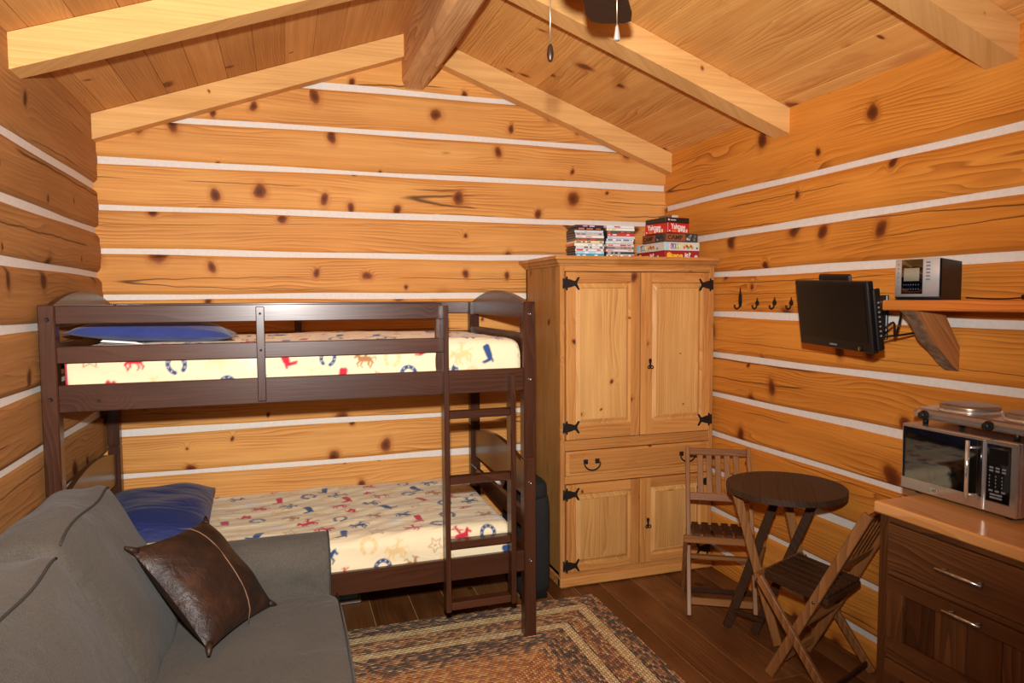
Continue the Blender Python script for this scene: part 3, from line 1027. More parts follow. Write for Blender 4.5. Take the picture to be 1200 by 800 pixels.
mt = thing('mattress', 'upper bunk mattress in a cowboy print sheet', 'mattress', (1.05, 3.6, 1.243), 0, 'bunk mattresses')
sheet('fitted_sheet', .112, 1.996, 3.126, 4.092, 1.243, 1.462, .045, mt, 4, sag=0.012)
build('piping', MB().tube([(.112, 3.124, 1.25), (.111, 3.123, 1.40), (.118, 3.135, 1.447), (.125, 3.17, 1.456)], .004, 8), 'redpipe', mt)
mt2 = thing('mattress', 'lower bunk mattress in a wrinkled cowboy print sheet', 'mattress', (1.05, 3.6, .361), 0, 'bunk mattresses')
sheet('fitted_sheet', .108, 1.955, 3.126, 4.088, .361, .572, .045, mt2, 15, sag=0.004)


def pillow(mb, Mx, w, d, th, pinch=0.12, n=26, seed=0, mat=0, flat=0.35):
    rg = random.Random(seed)
    ph = [rg.uniform(0, 6.28) for _ in range(8)]
    top, bot = [], []
    for i in range(n + 1):
        for j in range(n + 1):
            u, v = -1 + 2 * i / n, -1 + 2 * j / n
            e = (1 - abs(u) ** 2.6) ** .62 * (1 - abs(v) ** 2.6) ** .62
            px = u * w / 2 * (1 - pinch * (1 - v * v) * abs(u) ** 3 * 0.55)
            py = v * d / 2 * (1 - pinch * (1 - u * u) * abs(v) ** 3 * 0.55)
            wv = 0.05 * math.sin(4.2 * u + 2.1 * v + ph[0]) + 0.035 * math.sin(7.3 * v - 3.1 * u + ph[1])
            zt = th * e * (.65 + wv)
            zb = -th * e * flat
            top.append(Mx @ Vector((px, py, zt)))
            bot.append(Mx @ Vector((px, py, zb)))
    mb.grid(top, n + 1, n + 1, mat)
    mb.grid([p for p in bot], n + 1, n + 1, mat)
    return mb


def frame(o, ex, ey):
    ex = Vector(ex).normalized()
    ey = Vector(ey)
    ey = (ey - ex * ey.dot(ex)).normalized()
    ez = ex.cross(ey)
    m = Matrix((ex, ey, ez)).transposed().to_4x4()
    m.translation = o
    return m


p1 = thing('pillow', 'blue pillow lying flat on the upper bunk behind the guard rail', 'pillow', (.39, 3.50, 1.464), 0, 'navy bed pillows')
mb = MB()
pillow(mb, Matrix.Translation((.39, 3.47, 1.499)) @ Matrix.Rotation(.04, 4, 'Z') @ Matrix.Rotation(.05, 4, 'Y'), .66, .46, .105, seed=2)
build('pillowcase', mb, 'navy', p1)
mb = MB().plate([(-.10, .004), (.06, -.010), (.03, .0), (-.09, .012)], (.31, 3.236, 1.475), (1, .04, 0), (0, -.25, 1), (0, -1, -.2), .003)
build('pillow_tongue', mb, 'white', p1)
p2 = thing('pillow', 'navy pillow propped at the head of the lower bunk beside the sofa', 'pillow', (.34, 3.72, .576), 0, 'navy bed pillows')
mb = MB()
pillow(mb, frame(Vector((.325, 3.66, .618)), (1, .03, -.02), (0, .97, .10)), .485, .62, .15, .02, seed=5, flat=.38)
build('pillowcase', mb, 'navy_dark', p2)

# ------------------------------------------------------------------ rug
RX0, RX1, RY0, RY1 = .62, 2.525, .95, 3.440
rug = MB()
rug.box(((RX0 + RX1) / 2, (RY0 + RY1) / 2, .0045), (RX1 - RX0, RY1 - RY0, .009), .004)
M['rug'] = rug_mat(RX0, RX1, RY0, RY1)
tag(build('braided_rug', rug, 'rug'), 'rectangular braided rug in brown and tan bands on the floor', 'rug')

# ------------------------------------------------------------------ sofa
sofa = thing('sofa', 'grey cloth sofa with loose back cushions along the left wall', 'sofa', (.6, 2.0, 0))
SY0, SY1 = .98, 3.02
mb = MB()
mb.puff(box_corners(.08, 1.075, SY0 + .1, SY1 - .06, .06, .335), 12, 20)
build('base', mb, 'sofa', sofa)
for y in (SY0 + .12, SY1 - .14):
    for x in (.14, 1.0):
        build('foot', MB().bx(x - .03, x + .03, y - .03, y + .03, 0, .062, .004), 'esp_z', sofa)
mb = MB().puff(box_corners(.06, .27, SY0 + .1, SY1 - .04, .06, .80), 12, 9)
build('back', mb, 'sofa', sofa)


def sofa_arm(ya, yb, x0, x1, zt, r):
    """arm with a rolled top; r = roll radius"""
    yc = (ya + yb) / 2
    hw = (yb - ya) / 2
    prof = [(yc - hw + .012, .06), (yc - hw + .012, zt - 2 * r * .9)]
    for i in range(15):
        a = PI + .35 - (PI + .7) * i / 14
        prof.append((yc + math.cos(a) * (hw + .004), zt - r + math.sin(a) * r))
    prof += [(yc + hw - .012, zt - 2 * r * .9), (yc + hw - .012, .06)]
    n = len(prof)
    P, fs = [], []
    xs = [(x0, .96), (x0 + .02, 1.0)] + [(x0 + .02 + (x1 - x0 - .04) * i / 8, 1.0) for i in range(1, 9)] + [(x1 - .006, .985), (x1, .93)]
    zc = .37
    for x, k in xs:
        for y, z in prof:
            P.append((x, yc + (y - yc) * k, zc + (z - zc) * (1 - (1 - k) * .5)))
    for i in range(len(xs) - 1):
        for j in range(n):
            j2 = (j + 1) % n
            fs.append([i * n + j, (i + 1) * n + j, (i + 1) * n + j2, i * n + j2])
    fs += [list(range(n)), [(len(xs) - 1) * n + j for j in range(n)][::-1]]
    m = MB()
    m.add(P, fs, 0, None, True)
    pip = [(x1 - .004, yc + (y - yc) * .99, z) for y, z in prof]
    return m, pip


for ya, yb in ((2.815, 3.035), (.965, 1.185)):
    m, pip = sofa_arm(ya, yb, .10, 1.085, .685, .115)
    a = build('arm', m, 'sofa', sofa)
    build('piping', MB().tube(pip, .0035, 6), 'seam', a)
for y0, y1 in ((2.02, 2.815), (1.19, 2.02)):
    mb = MB().puff(box_corners(.34, 1.115, y0, y1, .325, .492), 16, 9, (.02, .0, .10))
    c = build('seat_cushion', mb, 'sofa', sofa)
    build('piping', MB().tube([(1.104, y0 + .03, .476), (1.108, (y0 + y1) / 2, .484), (1.104, y1 - .03, .476)], .0035, 6), 'seam', c)


def back_cushion(y0, y1, zt, dx, seed):
    C = {(0, 0, 0): (.20 + dx, y0 + .02, .47), (1, 0, 0): (.56 + dx, y0 + .02, .47), (0, 1, 0): (.20 + dx, y1 - .02, .47), (1, 1, 0): (.56 + dx, y1 - .02, .47),
         (0, 0, 1): (.125 + dx, y0, zt - .03), (1, 0, 1): (.315 + dx, y0, zt), (0, 1, 1): (.125 + dx, y1, zt - .03), (1, 1, 1): (.315 + dx, y1, zt)}
    mb = MB().puff(C, 28, 9, (.26, .02, .10), wob=.022)
    c = build('back_cushion', mb, 'sofa', sofa)
    for e in (1, -1):
        pts = [puff_pt(C, 9, (.26, .02, .10), .022, (e, -.97 + 1.94 * i / 20, 1)) for i in range(21)]
        pts = [p + Vector((.001 * e, 0, .002)) for p in pts]
        build('piping', MB().tube(pts, .004, 6), 'seam', c)


back_cushion(2.17, 2.86, .992, -.005, 1)
back_cushion(1.36, 2.15, .985, .025, 2)

# leather cushion leaning in the sofa
q = [Vector(v) for v in ((.429, 2.487, .844), (.624, 2.868, .807), (.872, 2.711, .493), (.678, 2.330, .53))]
cen = sum(q, Vector()) / 4
tp = thing('throw_cushion', 'square brown leather cushion leaning on the grey sofa', 'cushion', (cen.x, cen.y, .5))
Mx = frame(cen, (q[2] - q[3]), (q[0] - q[3]))
mb = MB()
pillow(mb, Mx, .42, .42, .125, .12, 28, 8, flat=.6)
cov = build('leather_cover', mb, 'leather', tp)
pts = []
for i in range(15):
    v = -1 + 2 * i / 14
    u = .12 + .05 * math.sin(2 * v)
    e = (1 - abs(u) ** 2.6) ** .62 * (1 - abs(v * .99) ** 2.6) ** .62
    pts.append(Mx @ Vector((u * .21, v * .21, .125 * e * .69 + .001)))
build('stitched_seam', MB().tube(pts, .0022, 6), plain('seam_thread', (120, 86, 62), .7), cov)
for su, sv in ((-1, 1), (1, -1), (-1, -1), (1, 1)):
    a, b = Mx @ Vector((su * .190, sv * .190, .002)), Mx @ Vector((su * .222, sv * .222, .0))
    build('corner_tab', MB().tube([a, (a + b) / 2, b], [.013, .010, .005], 8), 'leather', cov)

# ------------------------------------------------------------------ wardrobe
WX, WY = 2.389, 3.574


def wx(u):
    return WX + u


ward = thing('wardrobe', 'honey pine wardrobe with four panelled doors and iron hinges', 'wardrobe', (2.88, 3.86, 0))
WB = 4.155
mb = MB()
mb.bx(wx(.0), wx(.020), WY + .014, WB, .06, 1.845, .002)
mb.bx(wx(.964), wx(.984), WY + .014, WB, .06, 1.845, .002)
mb.bx(wx(.0), wx(.984), WB - .02, WB, .06, 1.845, 0)
mb.bx(wx(.0), wx(.984), WY + .03, WB, .06, .08, 0)
mb.bx(wx(.02), wx(.964), WY + .03, WB - .02, 1.83, 1.848, 0)
mb.bx(wx(.02), wx(.964), WY + .03, WB - .02, .60, .62, 0)
mb.bx(wx(.02), wx(.964), WY + .03, WB - .02, .80, .82, 0)
build('carcass', mb, 'ward_side', ward)
for u0, u1 in ((-.004, .024), (.960, .988)):
    build('face_stile', MB().bx(wx(u0), wx(u1), WY, WY + .03, .055, 1.846, .003), 'ward_v', ward)
for z0, z1 in ((1.797, 1.846), (.787, .846), (.598, .642), (.058, .084)):
    build('face_rail', MB().bx(wx(.024), wx(.960), WY, WY + .028, z0, z1, .002), 'ward_h', ward)
mb = MB()
prof = [(0, .0), (.008, .0), (.012, .008), (.024, .014), (.036, .028), (.044, .032), (.050, .034), (.050, .052), (.0, .052)]
# crown moulding: front and left return, mitred
x0, x1, y0, y1, zc = wx(-.004), wx(.986), WY, WB, 1.828
P = []
for o, h in prof:
    P += [(x0 - o * .9, y1, zc + h), (x0 - o * .9, y0 - o, zc + h), (min(x1 + o * .2, W - .03), y0 - o, zc + h), (min(x1 + o * .2, W - .03), y1, zc + h)]
fs = []
n = len(prof)
for i in range(n - 1):
    for k in range(3):
        fs.append([i * 4 + k, i * 4 + k + 1, (i + 1) * 4 + k + 1, (i + 1) * 4 + k])
mb.add(P, fs)
mb.bx(x0 - .04, min(x1 + .01, W - .031), y0 - .045, y1, zc + .034, zc + .052, .003)
build('cornice', mb, 'ward_h', ward)
mb = MB()
mb.bx(wx(-.010), wx(.99), WY - .014, WY + .03, .006, .060, .005)
mb.bx(wx(-.010), wx(.004), WY - .0, WB, .006, .060, .003)
mb.bx(wx(.0), wx(.04), WY, WY + .05, 0, .02, 0)
mb.bx(wx(.94), wx(.98), WY, WY + .05, 0, .02, 0)
mb.bx(wx(.0), wx(.04), WB - .06, WB, 0, .02, 0)
mb.bx(wx(.94), wx(.98), WB - .06, WB, 0, .02, 0)
build('plinth', mb, 'ward_h', ward)

IRON = M['iron']


HK = 1.35


def hinge(u, z, right, par):
    """iron strap with a pair of curled horns, on the face; the knuckle at the outer edge"""
    half = [(0, .008), (.006, .024), (.010, .034), (.013, .036), (.016, .030), (.016, .022), (.028, .020), (.042, .014), (.050, .013), (.055, .020), (.060, .030), (.066, .033), (.070, .029), (.067, .024), (.064, .016), (.060, .008), (.058, .0)]
    pts = half + [(a, -b) for a, b in half[-2::-1]]
    sg = -1 if right else 1
    mb = MB()
    mb.plate([(sg * a * HK, b * 1.1) for a, b in pts], (wx(u), WY - .012, z), (1, 0, 0), (0, 0, 1), (0, -1, 0), .003)
    mb.tube([(wx(u) - sg * .002, WY - .010, z - .028), (wx(u) - sg * .002, WY - .010, z + .028)], .005, 8)
    return build('hinge', mb, 'iron', par)


def door(u0, u1, z0, z1, p, name='door', hs=(), right=False, knob=None, astragal=False):
    yf = WY - .012
    pu0, pu1, pz0, pz1 = p
    # raised and fielded panel: sloping margin round a flat field
    m = .030
    mb = MB()
    a = [(pu0, pz0), (pu1, pz0), (pu1, pz1), (pu0, pz1)]
    rings = [(0, yf + .004), (.007, yf + .020), (.011, yf + .018), (m, yf + .004), (m + .003, yf + .010), (m + .005, yf + .010)]
    P = []
    for k, y in rings:
        P += [(wx(pu0 + k), y, pz0 + k), (wx(pu1 - k), y, pz0 + k), (wx(pu1 - k), y, pz1 - k), (wx(pu0 + k), y, pz1 - k)]
    nr = len(rings)
    fs = []
    for i in range(nr - 1):
        for k in range(4):
            fs.append([i * 4 + k, i * 4 + (k + 1) % 4, (i + 1) * 4 + (k + 1) % 4, (i + 1) * 4 + k])
    mb.add(P, fs)
    k = rings[-1][0]
    mb.bx(wx(pu0 + k), wx(pu1 - k), yf + .007, yf + .020, pz0 + k, pz1 - k, .0006)
    d = build(name, mb, 'ward_p', ward)
    for a0, a1 in ((u0, pu0), (pu1, u1)):
        build('door_stile', MB().bx(wx(a0), wx(a1), yf, yf + .022, z0, z1, .002), 'ward_v', d)
    for b0, b1 in ((z0, pz0), (pz1, z1)):
        build('door_rail', MB().bx(wx(pu0), wx(pu1), yf + .0005, yf + .022, b0, b1, .002), 'ward_h', d)
    if astragal:
        build('meeting_strip', MB().bx(wx(astragal[0]), wx(astragal[1]), yf - .008, yf + .004, z0 + .002, z1 - .002, .003), 'ward_v', d)
    for hz in hs:
        hinge(u1 + .012 if right else u0 - .014, hz, right, d)
    if knob:
        ku, kz = knob
        mb = MB()
        y = yf - .009
        pl = [(-.006, -.03), (.006, -.03), (.009, -.01), (.005, .0), (.009, .02), (.012, .034), (.004, .046), (-.004, .046), (-.012, .034), (-.009, .02), (-.005, .0), (-.009, -.01)]
        mb.plate([(b[0] * .8, b[1] * .75) for b in pl], (wx(ku), y, kz), (1, 0, 0), (0, 0, 1), (0, -1, 0), .003)
        for sx in (-1, 1):
            ring = [(wx(ku) + sx * .012 + .011 * math.cos(t), y - .006, kz - .02 + .011 * math.sin(t)) for t in [2 * PI * i / 12 for i in range(13)]]
            ring = [(wx(ku) + (p[0] - wx(ku)) * .75, p[1], kz + (p[2] - kz) * .75) for p in ring]
            mb.tube(ring, .003, 8)
        build('knob', mb, 'iron', d)


door(.028, .486, .851, 1.793, (.085, .430, .928, 1.735), hs=(1.729, .922))
door(.491, .956, .851, 1.793, (.566, .905, .928, 1.735), hs=(1.722, .917), right=True, knob=(.548, 1.262), astragal=(.489, .530))
door(.028, .486, .089, .594, (.086, .432, .128, .536), hs=(.540, .129))
door(.491, .956, .089, .594, (.563, .905, .128, .538), hs=(.540, .129), right=True, knob=(.540, .325), astragal=(.489, .528))
dr = MB()
yf = WY - .010
dr.bx(wx(.026), wx(.958), yf, yf + .02, .644, .784, .003)
dr.bx(wx(.046), wx(.938), yf - .005, yf + .006, .660, .770, .004)
drawer = build('drawer', dr, 'ward_h', ward)
for u in (.180, .800):
    mb = MB()
    y = yf - .006
    for s in (-1, 1):
        cx_ = wx(u) + s * .036
        for k in range(4):
            a = k * PI / 2 + PI / 4
            mb.lathe([(.0085, -.001), (.0085, .002), (.004, .004), (0, .0045)], (cx_ + .0085 * math.cos(a), y, .722 + .0085 * math.sin(a)), (0, -1, 0), 10)
        mb.tube([(cx_, y, .722), (cx_, y - .014, .722)], .005, 8)
    bail = []
    for i in range(17):
        t = PI + PI * i / 16
        bail.append((wx(u) + .049 * math.cos(t), y - .014 - .004 * abs(math.sin(t)), .716 + .040 * math.sin(t)))
    bail = [(wx(u) - .034, y - .012, .724)] + bail + [(wx(u) + .034, y - .012, .724)]
    mb.tube(bail, .0042, 8)
    build('drawer_pull', mb, 'iron', drawer)

# ------------------------------------------------------------------ disc cases on the wardrobe
WT = 1.881
DA = [('black case with a purple spine', (52, 36, 62), (214, 176, 210)), ('black case with an orange spine title', (30, 24, 24), (206, 116, 60)), ('pale blue grey case', (196, 206, 210), (214, 130, 120)),
      ('greyish pink case', (190, 178, 178), (120, 110, 128)), ('cream white case', (228, 220, 206), (190, 150, 120)), ('charcoal grey case', (92, 90, 92), (190, 80, 60)),
      ('sand coloured case', (226, 204, 164), (120, 70, 60)), ('plain white case', (232, 230, 226), (180, 186, 190)), ('white case with dark lettering', (214, 212, 206), (70, 66, 70)),
      ('white case with red spots', (226, 220, 218), (200, 66, 70)), ('sky blue case', (160, 204, 224), (236, 238, 240)), ('teal case with a white edge', (60, 148, 170), (222, 230, 232))]
DB = [('pale white case with a red mark', (214, 220, 222), (202, 70, 66)), ('white case with a yellow mark', (222, 224, 216), (214, 196, 110)), ('dark olive case', (84, 82, 74), (200, 90, 70)),
      ('bright red case', (204, 52, 50), (236, 226, 220)), ('pale grey blue case', (196, 206, 208), (150, 160, 170)), ('white case with a blue end', (228, 230, 230), (86, 110, 170)),
      ('light green grey case', (196, 204, 196), (220, 222, 220)), ('white case with two red blocks', (226, 214, 212), (206, 62, 60)), ('brownish grey case', (128, 112, 110), (190, 160, 150)),
      ('pinkish white case', (226, 212, 214), (190, 150, 160)), ('dark green case', (58, 78, 72), (180, 190, 190)), ('white case with a red end', (226, 226, 222), (190, 60, 56))]
ORD = ['topmost', 'second from top', 'third from top', 'fourth from top', 'fifth from top', 'sixth from top', 'sixth from bottom', 'fifth from bottom', 'fourth from bottom', 'third from bottom', 'second from bottom', 'bottom']
rg = random.Random(17)
casemats = {}


def cmat(c):
    if c not in casemats:
        casemats[c] = plain('printed_card', c, .35, 0, .05, coat=.2)
    return casemats[c]


for lst, cx_, where in ((DA, 2.578, 'stack nearer the bed'), (DB, 2.768, 'stack nearer the games')):
    hgt = .0148
    for i, (txt, c, c2) in enumerate(lst):
        z = WT + hgt * (11 - i)
        dx, dy, a = rg.uniform(-.006, .006), rg.uniform(-.005, .005), rg.uniform(-.04, .04)
        t = thing('disc_case', '%s, %s in %s' % (txt, ORD[i], where), 'disc case', (cx_ + dx, 3.672 + dy, z), a, 'disc cases stacked on the wardrobe')
        mb = MB()
        w_, d_ = .175, .130
        mb.box((0, 0, hgt / 2), (w_, d_, hgt - .0012), .0012, mat=0)
        side = ((48, 48, 54), (58, 58, 64), c, (36, 36, 40), (70, 70, 80), (214, 110, 60), (46, 46, 52), c)[(i * 3 + (0 if lst is DA else 2)) % 8]
        build('case', mb, cmat(side), t, local=True)
        sp = build('spine', MB().box((0, -d_ / 2, hgt / 2), (w_ - .001, .0016, hgt - .0012), 0), cmat(c), t, local=True)
        x = -w_ / 2 + .008
        while x < w_ / 2 - .02:
            l = rg.uniform(.010, .040)
            if rg.random() < .62:
                bit = MB().box((x + l / 2, -d_ / 2 - .0006, hgt / 2), (l, .0012, hgt * rg.uniform(.3, .62)), 0)
                build('spine_print', bit, cmat(c2), sp, local=True)
            x += l + rg.uniform(.004, .022)


# ------------------------------------------------------------------ board games
def game(label, corner, th, w, d, z, h, base, lid_extra=None, group='board games on the wardrobe'):
    """box whose near left corner stands at 'corner', turned by th"""
    t = thing('board_game', label, 'board game', (corner[0], corner[1], z), th, group)
    mb = MB().box((w / 2, d / 2, h / 2), (w, d, h - .001), .0018)
    build('game_box', mb, cmat(base), t, local=True)
    ux, uy = Vector((math.cos(th), math.sin(th), 0)), Vector((-math.sin(th), math.cos(th), 0))
    O = Vector((corner[0], corner[1], z))
    return t, O, ux, uy, w, d, h


def patch(t, O, ux, uy, face, a0, a1, b0, b1, c, name='printed_patch', pts=None):
    """flat printed area on the front (face 0) or left (face 1) side of a box"""
    if face == 0:
        U, N = ux, -uy
        o = O
    else:
        U, N = -uy, -ux
        o = O + uy * patch.d
    outline = pts or [(a0, b0), (a1, b0), (a1, b1), (a0, b1)]
    mb = MB().plate(outline, o, U, (0, 0, 1), N, .0005)
    return build(name, mb, cmat(c), t)


def disc(cx_, cy_, r, n=10, k=1.0):
    return [(cx_ + r * math.cos(2 * PI * i / n), cy_ + r * k * math.sin(2 * PI * i / n)) for i in range(n)]


Z = WT
t, O, ux, uy, w_, d_, h_ = game('red board game box with yellow bubble lettering, bottom of the pile', (3.100, 3.672), .07, .245, .30, Z, .047, (168, 36, 40))
patch.d = d_
for f in (0, 1):
    U = ux if f == 0 else -uy
    N = -uy if f == 0 else -ux
    o = O if f == 0 else O + uy * d_
    patch(t, O, ux, uy, f, 0, 0, 0, 0, (236, 168, 40), pts=disc(.030, .020, .019))
    lettering('Scene', .034, o + U * .012 + N * .001 + Vector((0, 0, .010)), U, (0, 0, 1), cmat((250, 196, 60)), t, width=.115, bold=.0012)
    lettering('it?', .040, o + U * .140 + N * .001 + Vector((0, 0, .009)), U, (0, 0, 1), cmat((244, 236, 232)), t, width=.042, bold=.001)
    patch(t, O, ux, uy, f, 0, 0, 0, 0, (216, 206, 196), pts=disc(w_ - .022, .012, .012))
Z += .047
t, O, ux, uy, w_, d_, h_ = game('white board game box with rainbow letters, under the dark camp game', (3.090, 3.662), .06, .250, .31, Z, .052, (214, 212, 204))
patch.d = d_
LET = (('L', (150, 40, 130)), ('I', (70, 140, 190)), ('F', (150, 190, 60)), ('E', (226, 196, 60)))
for f in (0, 1):
    U = ux if f == 0 else -uy
    N = -uy if f == 0 else -ux
    o = O if f == 0 else O + uy * d_
    patch(t, O, ux, uy, f, .002, .030, .003, .049, (170, 212, 216))
    for k, (ch, c) in enumerate(LET):
        x = .044 + k * .0185
        patch(t, O, ux, uy, f, x, x + .0165, .011, .043, c)
        lettering(ch, .030, o + U * (x + .004) + N * .0012 + Vector((0, 0, .016)), U, (0, 0, 1), cmat((244, 244, 240)), t, width=.004 if ch == 'I' else .009)
    for k in range(7):
        c = ((226, 120, 50), (236, 190, 60), (196, 60, 60), (110, 160, 70), (240, 214, 120), (170, 90, 50), (220, 150, 60))[k]
        patch(t, O, ux, uy, f, 0, 0, 0, 0, c, pts=disc(.140 + k * .0095, .020 + .014 * ((k * 5) % 3) / 2, .009))
    patch(t, O, ux, uy, f, 0, 0, 0, 0, (70, 120, 60), pts=disc(w_ - .018, .016, .007))
Z += .052
t, O, ux, uy, w_, d_, h_ = game('dark brown camp board game box with grey animal art, mid pile', (3.092, 3.652), .08, .232, .25, Z, .052, (92, 58, 44))
patch.d = d_
for f in (0, 1):
    U = ux if f == 0 else -uy
    N = -uy if f == 0 else -ux
    o = O if f == 0 else O + uy * d_
    patch(t, O, ux, uy, f, .006, .140, .006, .046, (150, 84, 58))
    lettering('CAMP', .036, o + U * .012 + N * .0012 + Vector((0, 0, .014)), U, (0, 0, 1), cmat((62, 48, 30)), t, width=.108, bold=.0012)
    patch(t, O, ux, uy, f, .144, w_ - .006, .005, .047, (58, 54, 54))
    for k, (a, b, r, c) in enumerate(((.155, .018, .008, (230, 226, 220)), (.172, .030, .011, (196, 198, 196)), (.168, .014, .006, (236, 234, 230)), (.190, .024, .010, (120, 128, 128)), (.206, .034, .010, (206, 210, 208)), (.204, .014, .008, (90, 150, 140)), (.182, .040, .005, (240, 240, 236)))):
        patch(t, O, ux, uy, f, 0, 0, 0, 0, c, pts=disc(a, b, r))
Z += .052
t, O, ux, uy, w_, d_, h_ = game('bright red dice game box with white lettering, below the black box', (3.098, 3.640), .22, .172, .20, Z, .060, (200, 40, 34))
patch.d = d_
for f in (0, 1):
    U = ux if f == 0 else -uy
    N = -uy if f == 0 else -ux
    o = O if f == 0 else O + uy * d_
    lettering('Yahtzee', .044, o + U * .024 + N * .0008 + Vector((0, 0, .024)), U, (0, 0, 1), cmat((250, 244, 240)), t, width=.115, bold=.0006)
    patch(t, O, ux, uy, f, 0, 0, 0, 0, (230, 110, 44), pts=disc(.052, .012, .022, 14, .42))
    for k in range(3):
        a = .082 + k * .020
        patch(t, O, ux, uy, f, a, a + .015, .006 + .004 * (k % 2), .022 + .005 * (k % 2), (240, 234, 222))
    patch(t, O, ux, uy, f, .010, .020, .008, .016, (240, 236, 232))
    patch(t, O, ux, uy, f, w_ - .028, w_ - .014, .005, .024, (226, 214, 190))
Z += .060
t, O, ux, uy, w_, d_, h_ = game('flat black game box with a small white mark, near pile top', (3.088, 3.650), .12, .176, .20, Z, .032, (30, 26, 26))
patch.d = d_
patch(t, O, ux, uy, 0, 0, 0, 0, 0, (232, 228, 224), pts=disc(.024, .018, .006))
for k in range(6):
    patch(t, O, ux, uy, 0, .036 + k * .007, .041 + k * .007, .013, .020, (206, 200, 196))
Z += .032
t = thing('card_box', 'small pale card box lying on top of the board games', 'card box', (3.150, 3.73, Z), .12)
mb = MB()
mb.box((-.018, 0, .0085), (.030, .09, .017), .0012, mat=0)
mb.box((.020, 0, .0085), (.046, .09, .017), .0012, mat=1)
build('card_box_body', mb, [cmat((120, 90, 70)), cmat((206, 200, 176))], t, local=True)


# ------------------------------------------------------------------ coat hooks on the right wall
XWALL = W - PROT - .002


def hook(y, z1, z0, big, label):
    t = thing('coat_hook', label, 'hook', (XWALL, y, z0), 0, 'iron coat hooks')
    h = z1 - z0
    mb = MB()
    if big:
        pts = [(0, h), (.004, h - .02), (.006, h * .72), (.013, h * .60), (.014, h * .30), (.010, h * .12), (0, h * .05)]
    else:
        pts = [(0, h), (.003, h - .012), (.012, h * .62), (.015, h * .48), (.010, h * .32), (0, h * .24)]
    pts = pts + [(-a, b) for a, b in pts[-2:0:-1]]
    mb.plate(pts, (XWALL, y, z0), (0, 1, 0), (0, 0, 1), (-1, 0, 0), .004)
    build('back_plate', mb, 'iron', t)
    r = .016 if big else .013
    path = [(XWALL - .004, y, z0 + h * .35), (XWALL - .007, y, z0 + r)]
    for i in range(12):
        a = -.2 - (PI * 1.05) * i / 11
        path.append((XWALL - .007 - r + r * math.cos(a), y, z0 + r + .0 + r * math.sin(a)))
    mb = MB().tube(path, [.0045] * (len(path) - 1) + [.007], 8)
    build('hook_curl', mb, 'iron', t)


hook(3.335, 1.703, 1.583, True, 'tall black iron coat hook nearest the wardrobe')
hook(3.186, 1.644, 1.585, False, 'small black leaf hook next to the tall one')
hook(3.045, 1.648, 1.586, False, 'small black leaf hook halfway between wardrobe and television')
hook(2.918, 1.646, 1.586, False, 'small black leaf hook half hidden by the television')

# ------------------------------------------------------------------ television on a wall arm
TVQ = [Vector(v) for v in ((3.035, 2.484, 1.718), (2.987, 2.042, 1.701), (3.031, 2.047, 1.429), (3.080, 2.489, 1.446))]
tc = sum(TVQ, Vector()) / 4
tu = ((TVQ[1] - TVQ[0]) + (TVQ[2] - TVQ[3])).normalized()
tv_ = ((TVQ[0] - TVQ[3]) + (TVQ[1] - TVQ[2]))
tv_ = (tv_ - tu * tv_.dot(tu)).normalized()
tn = tu.cross(tv_)
if tn.x > 0:
    tn = -tn
TR = Matrix((tu, tv_, tn)).transposed()
tvt = thing('television', 'small black flat screen television on a wall arm', 'television', (tc.x, tc.y, 1.43))


def tvp(a, b, c):
    return tc + tu * a + tv_ * b + tn * c


mb = MB()
mb.box(tvp(0, 0, -.014), (.445, .275, .028), .004, TR)
mb.box(tvp(.005, -.01, -.042), (.36, .20, .035), .012, TR)
mb.box(tvp(.228, -.01, -.03), (.012, .235, .03), .004, TR)
build('casing', mb, 'satin', tvt)
build('screen', MB().box(tvp(0, .012, .0008), (.405, .222, .002), 0, TR), 'screen', tvt)
mb = MB()
for i in range(8):
    mb.box(tvp(.2355, .055 - i * .018, -.03), (.003, .006, .006), 0, TR)
build('side_button', mb, 'button', tvt)
mb = MB()
for i in range(6):
    mb.box(tvp(-.022 + i * .0075, -.121, .0008), (.005, .007, .001), 0, TR)
build('maker_mark', mb, 'button', tvt)
mb = MB().lathe([(.010, 0), (.010, .003), (0, .003)], tvp(.155, -.125, .0002), tn, 16)
build('power_button', mb, 'gloss', tvt)

mount = thing('television_mount', 'black metal swing arm bracket holding the television', 'wall bracket', (XWALL, 2.35, 1.46))
mb = MB()
mb.bx(XWALL - .012, XWALL + .002, 2.318, 2.392, 1.462, 1.652, .003)
mb.bx(XWALL - .03, XWALL - .012, 2.334, 2.376, 1.49, 1.63, .003)
build('wall_plate', mb, 'black', mount)
mb = MB()
mb.bar((XWALL - .03, 2.355, 1.565), (3.20, 2.20, 1.565), .045, .022, (0, 0, 1))
mb.bar((3.20, 2.20, 1.572), tvp(.0, -.005, -.075), .045, .022, (0, 0, 1))
mb.lathe([(.018, -.032), (.018, .032)], (3.20, 2.20, 1.57), (0, 0, 1), 16)
build('swing_arm', mb, 'black', mount)
mb = MB()
mb.box(tvp(0, -.005, -.067), (.12, .12, .014), .004, TR)
mb.box(tvp(-.03, .125, -.055), (.195, .065, .014), .006, TR)
mb.box(tvp(-.11, .135, -.048), (.012, .03, .01), 0, TR)
mb.box(tvp(.05, .135, -.048), (.012, .03, .01), 0, TR)
build('head_plate', mb, 'black', mount)
cord = MB()
P0 = tvp(.16, -.02, -.07)
path = [P0, P0 + Vector((.03, -.02, -.03)), Vector((3.13, 2.12, 1.50)), Vector((3.18, 2.10, 1.545)), Vector((3.20, 2.11, 1.49)), Vector((3.24, 2.13, 1.53)), Vector((3.22, 2.10, 1.585))]


